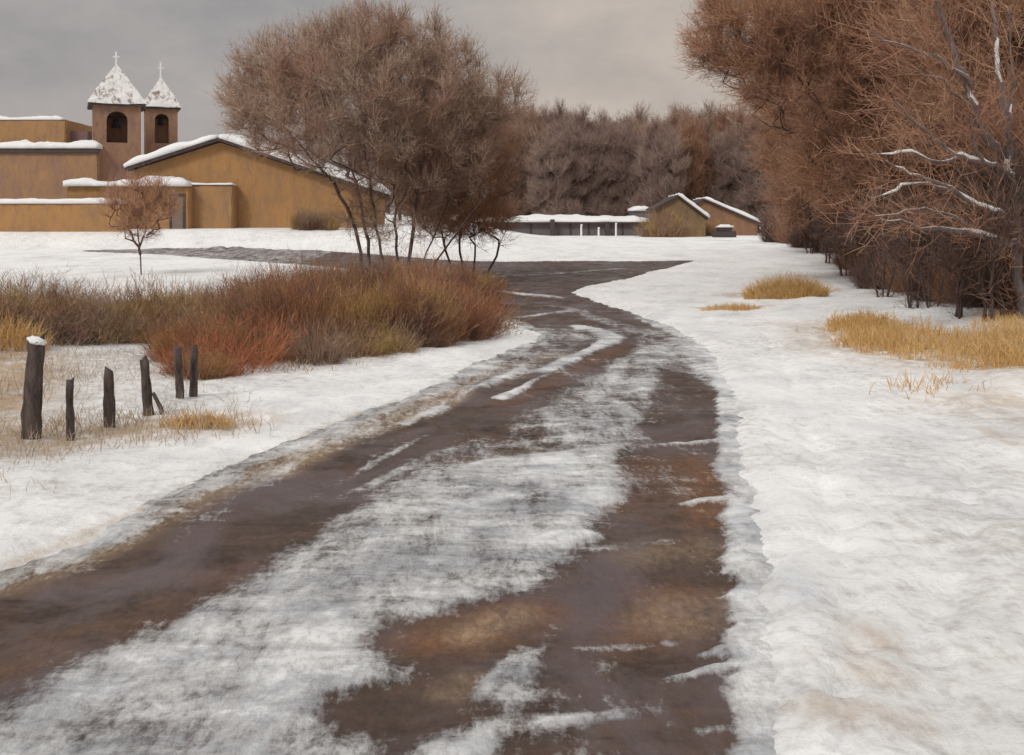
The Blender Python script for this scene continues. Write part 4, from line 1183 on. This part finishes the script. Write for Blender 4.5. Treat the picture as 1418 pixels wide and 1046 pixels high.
m = e.new(.10); m.color = (.445, .425, .420, 1); m = e.new(.21); m.color = (.415, .402, .402, 1); m = e.new(.5); m.color = (.70, .70, .705, 1)
nt.links.new(sx.outputs['Z'], rp.inputs[0])
mp = nt.nodes.new('ShaderNodeMapping'); mp.inputs['Scale'].default_value = (3.0, 3.0, 6.0); nt.links.new(tc.outputs['Generated'], mp.inputs[0])
nz = nt.nodes.new('ShaderNodeTexNoise'); nz.inputs['Scale'].default_value = 1.6; nz.inputs['Detail'].default_value = 7; nz.inputs['Roughness'].default_value = .6; nt.links.new(mp.outputs[0], nz.inputs[0])
r2 = nt.nodes.new('ShaderNodeValToRGB'); e = r2.color_ramp.elements; e[0].position = .32; e[0].color = (.80, .80, .815, 1); e[1].position = .68; e[1].color = (1.22, 1.165, 1.10, 1); nt.links.new(nz.outputs[0], r2.inputs[0])
mu = nt.nodes.new('ShaderNodeMix'); mu.data_type = 'RGBA'; mu.blend_type = 'MULTIPLY'; mu.inputs[0].default_value = 1; nt.links.new(rp.outputs[0], mu.inputs[6]); nt.links.new(r2.outputs[0], mu.inputs[7])
dt = nt.nodes.new('ShaderNodeVectorMath'); dt.operation = 'DOT_PRODUCT'; nt.links.new(tc.outputs['Generated'], dt.inputs[0])
dt.inputs[1].default_value = Vector((.17, 1, .135)).normalized()      # paler, creamier break in the cloud low above the wood
r3 = nt.nodes.new('ShaderNodeValToRGB'); e = r3.color_ramp.elements; e[0].position = .965; e[0].color = (1, 1, 1, 1); e[1].position = 1.0; e[1].color = (1.30, 1.21, 1.10, 1); nt.links.new(dt.outputs['Value'], r3.inputs[0])
mg = nt.nodes.new('ShaderNodeMix'); mg.data_type = 'RGBA'; mg.blend_type = 'MULTIPLY'; mg.inputs[0].default_value = 1; nt.links.new(mu.outputs[2], mg.inputs[6]); nt.links.new(r3.outputs[0], mg.inputs[7]); mu = mg
sc_ = nt.nodes.new('ShaderNodeVectorMath'); sc_.operation = 'SCALE'; sc_.inputs['Scale'].default_value = 9.6; nt.links.new(mu.outputs[2], sc_.inputs[0])
mx = nt.nodes.new('ShaderNodeMix'); mx.data_type = 'RGBA'; mx.inputs[0].default_value = .88
nt.links.new(hs.outputs[0], mx.inputs[6]); nt.links.new(sc_.outputs[0], mx.inputs[7])
nt.links.new(mx.outputs[2], bg.inputs[0]); bg.inputs[1].default_value = .1
nt.links.new(bg.outputs[0], outp.inputs[0])
sd = bpy.data.lights.new('sun', 'SUN'); sd.energy = 1.35; sd.angle = R(14); sd.color = (1, .965, .915)
so_ = bpy.data.objects.new('sun', sd); COL.objects.link(so_)
dirv = Vector((math.sin(SUN_AZ) * math.cos(SUN_EL), math.cos(SUN_AZ) * math.cos(SUN_EL), math.sin(SUN_EL)))
so_.rotation_euler = dirv.to_track_quat('Z', 'Y').to_euler(); so_.location = (-20, -20, 40)

vs = scene.view_settings
scene.display_settings.display_device = 'sRGB'
vs.view_transform = 'Standard'; vs.look = 'None'; vs.exposure = 0; vs.gamma = 1
try: scene.view_settings.use_curve_mapping = False
except Exception: pass
cy = scene.cycles
cy.max_bounces = 5; cy.diffuse_bounces = 3; cy.glossy_bounces = 2
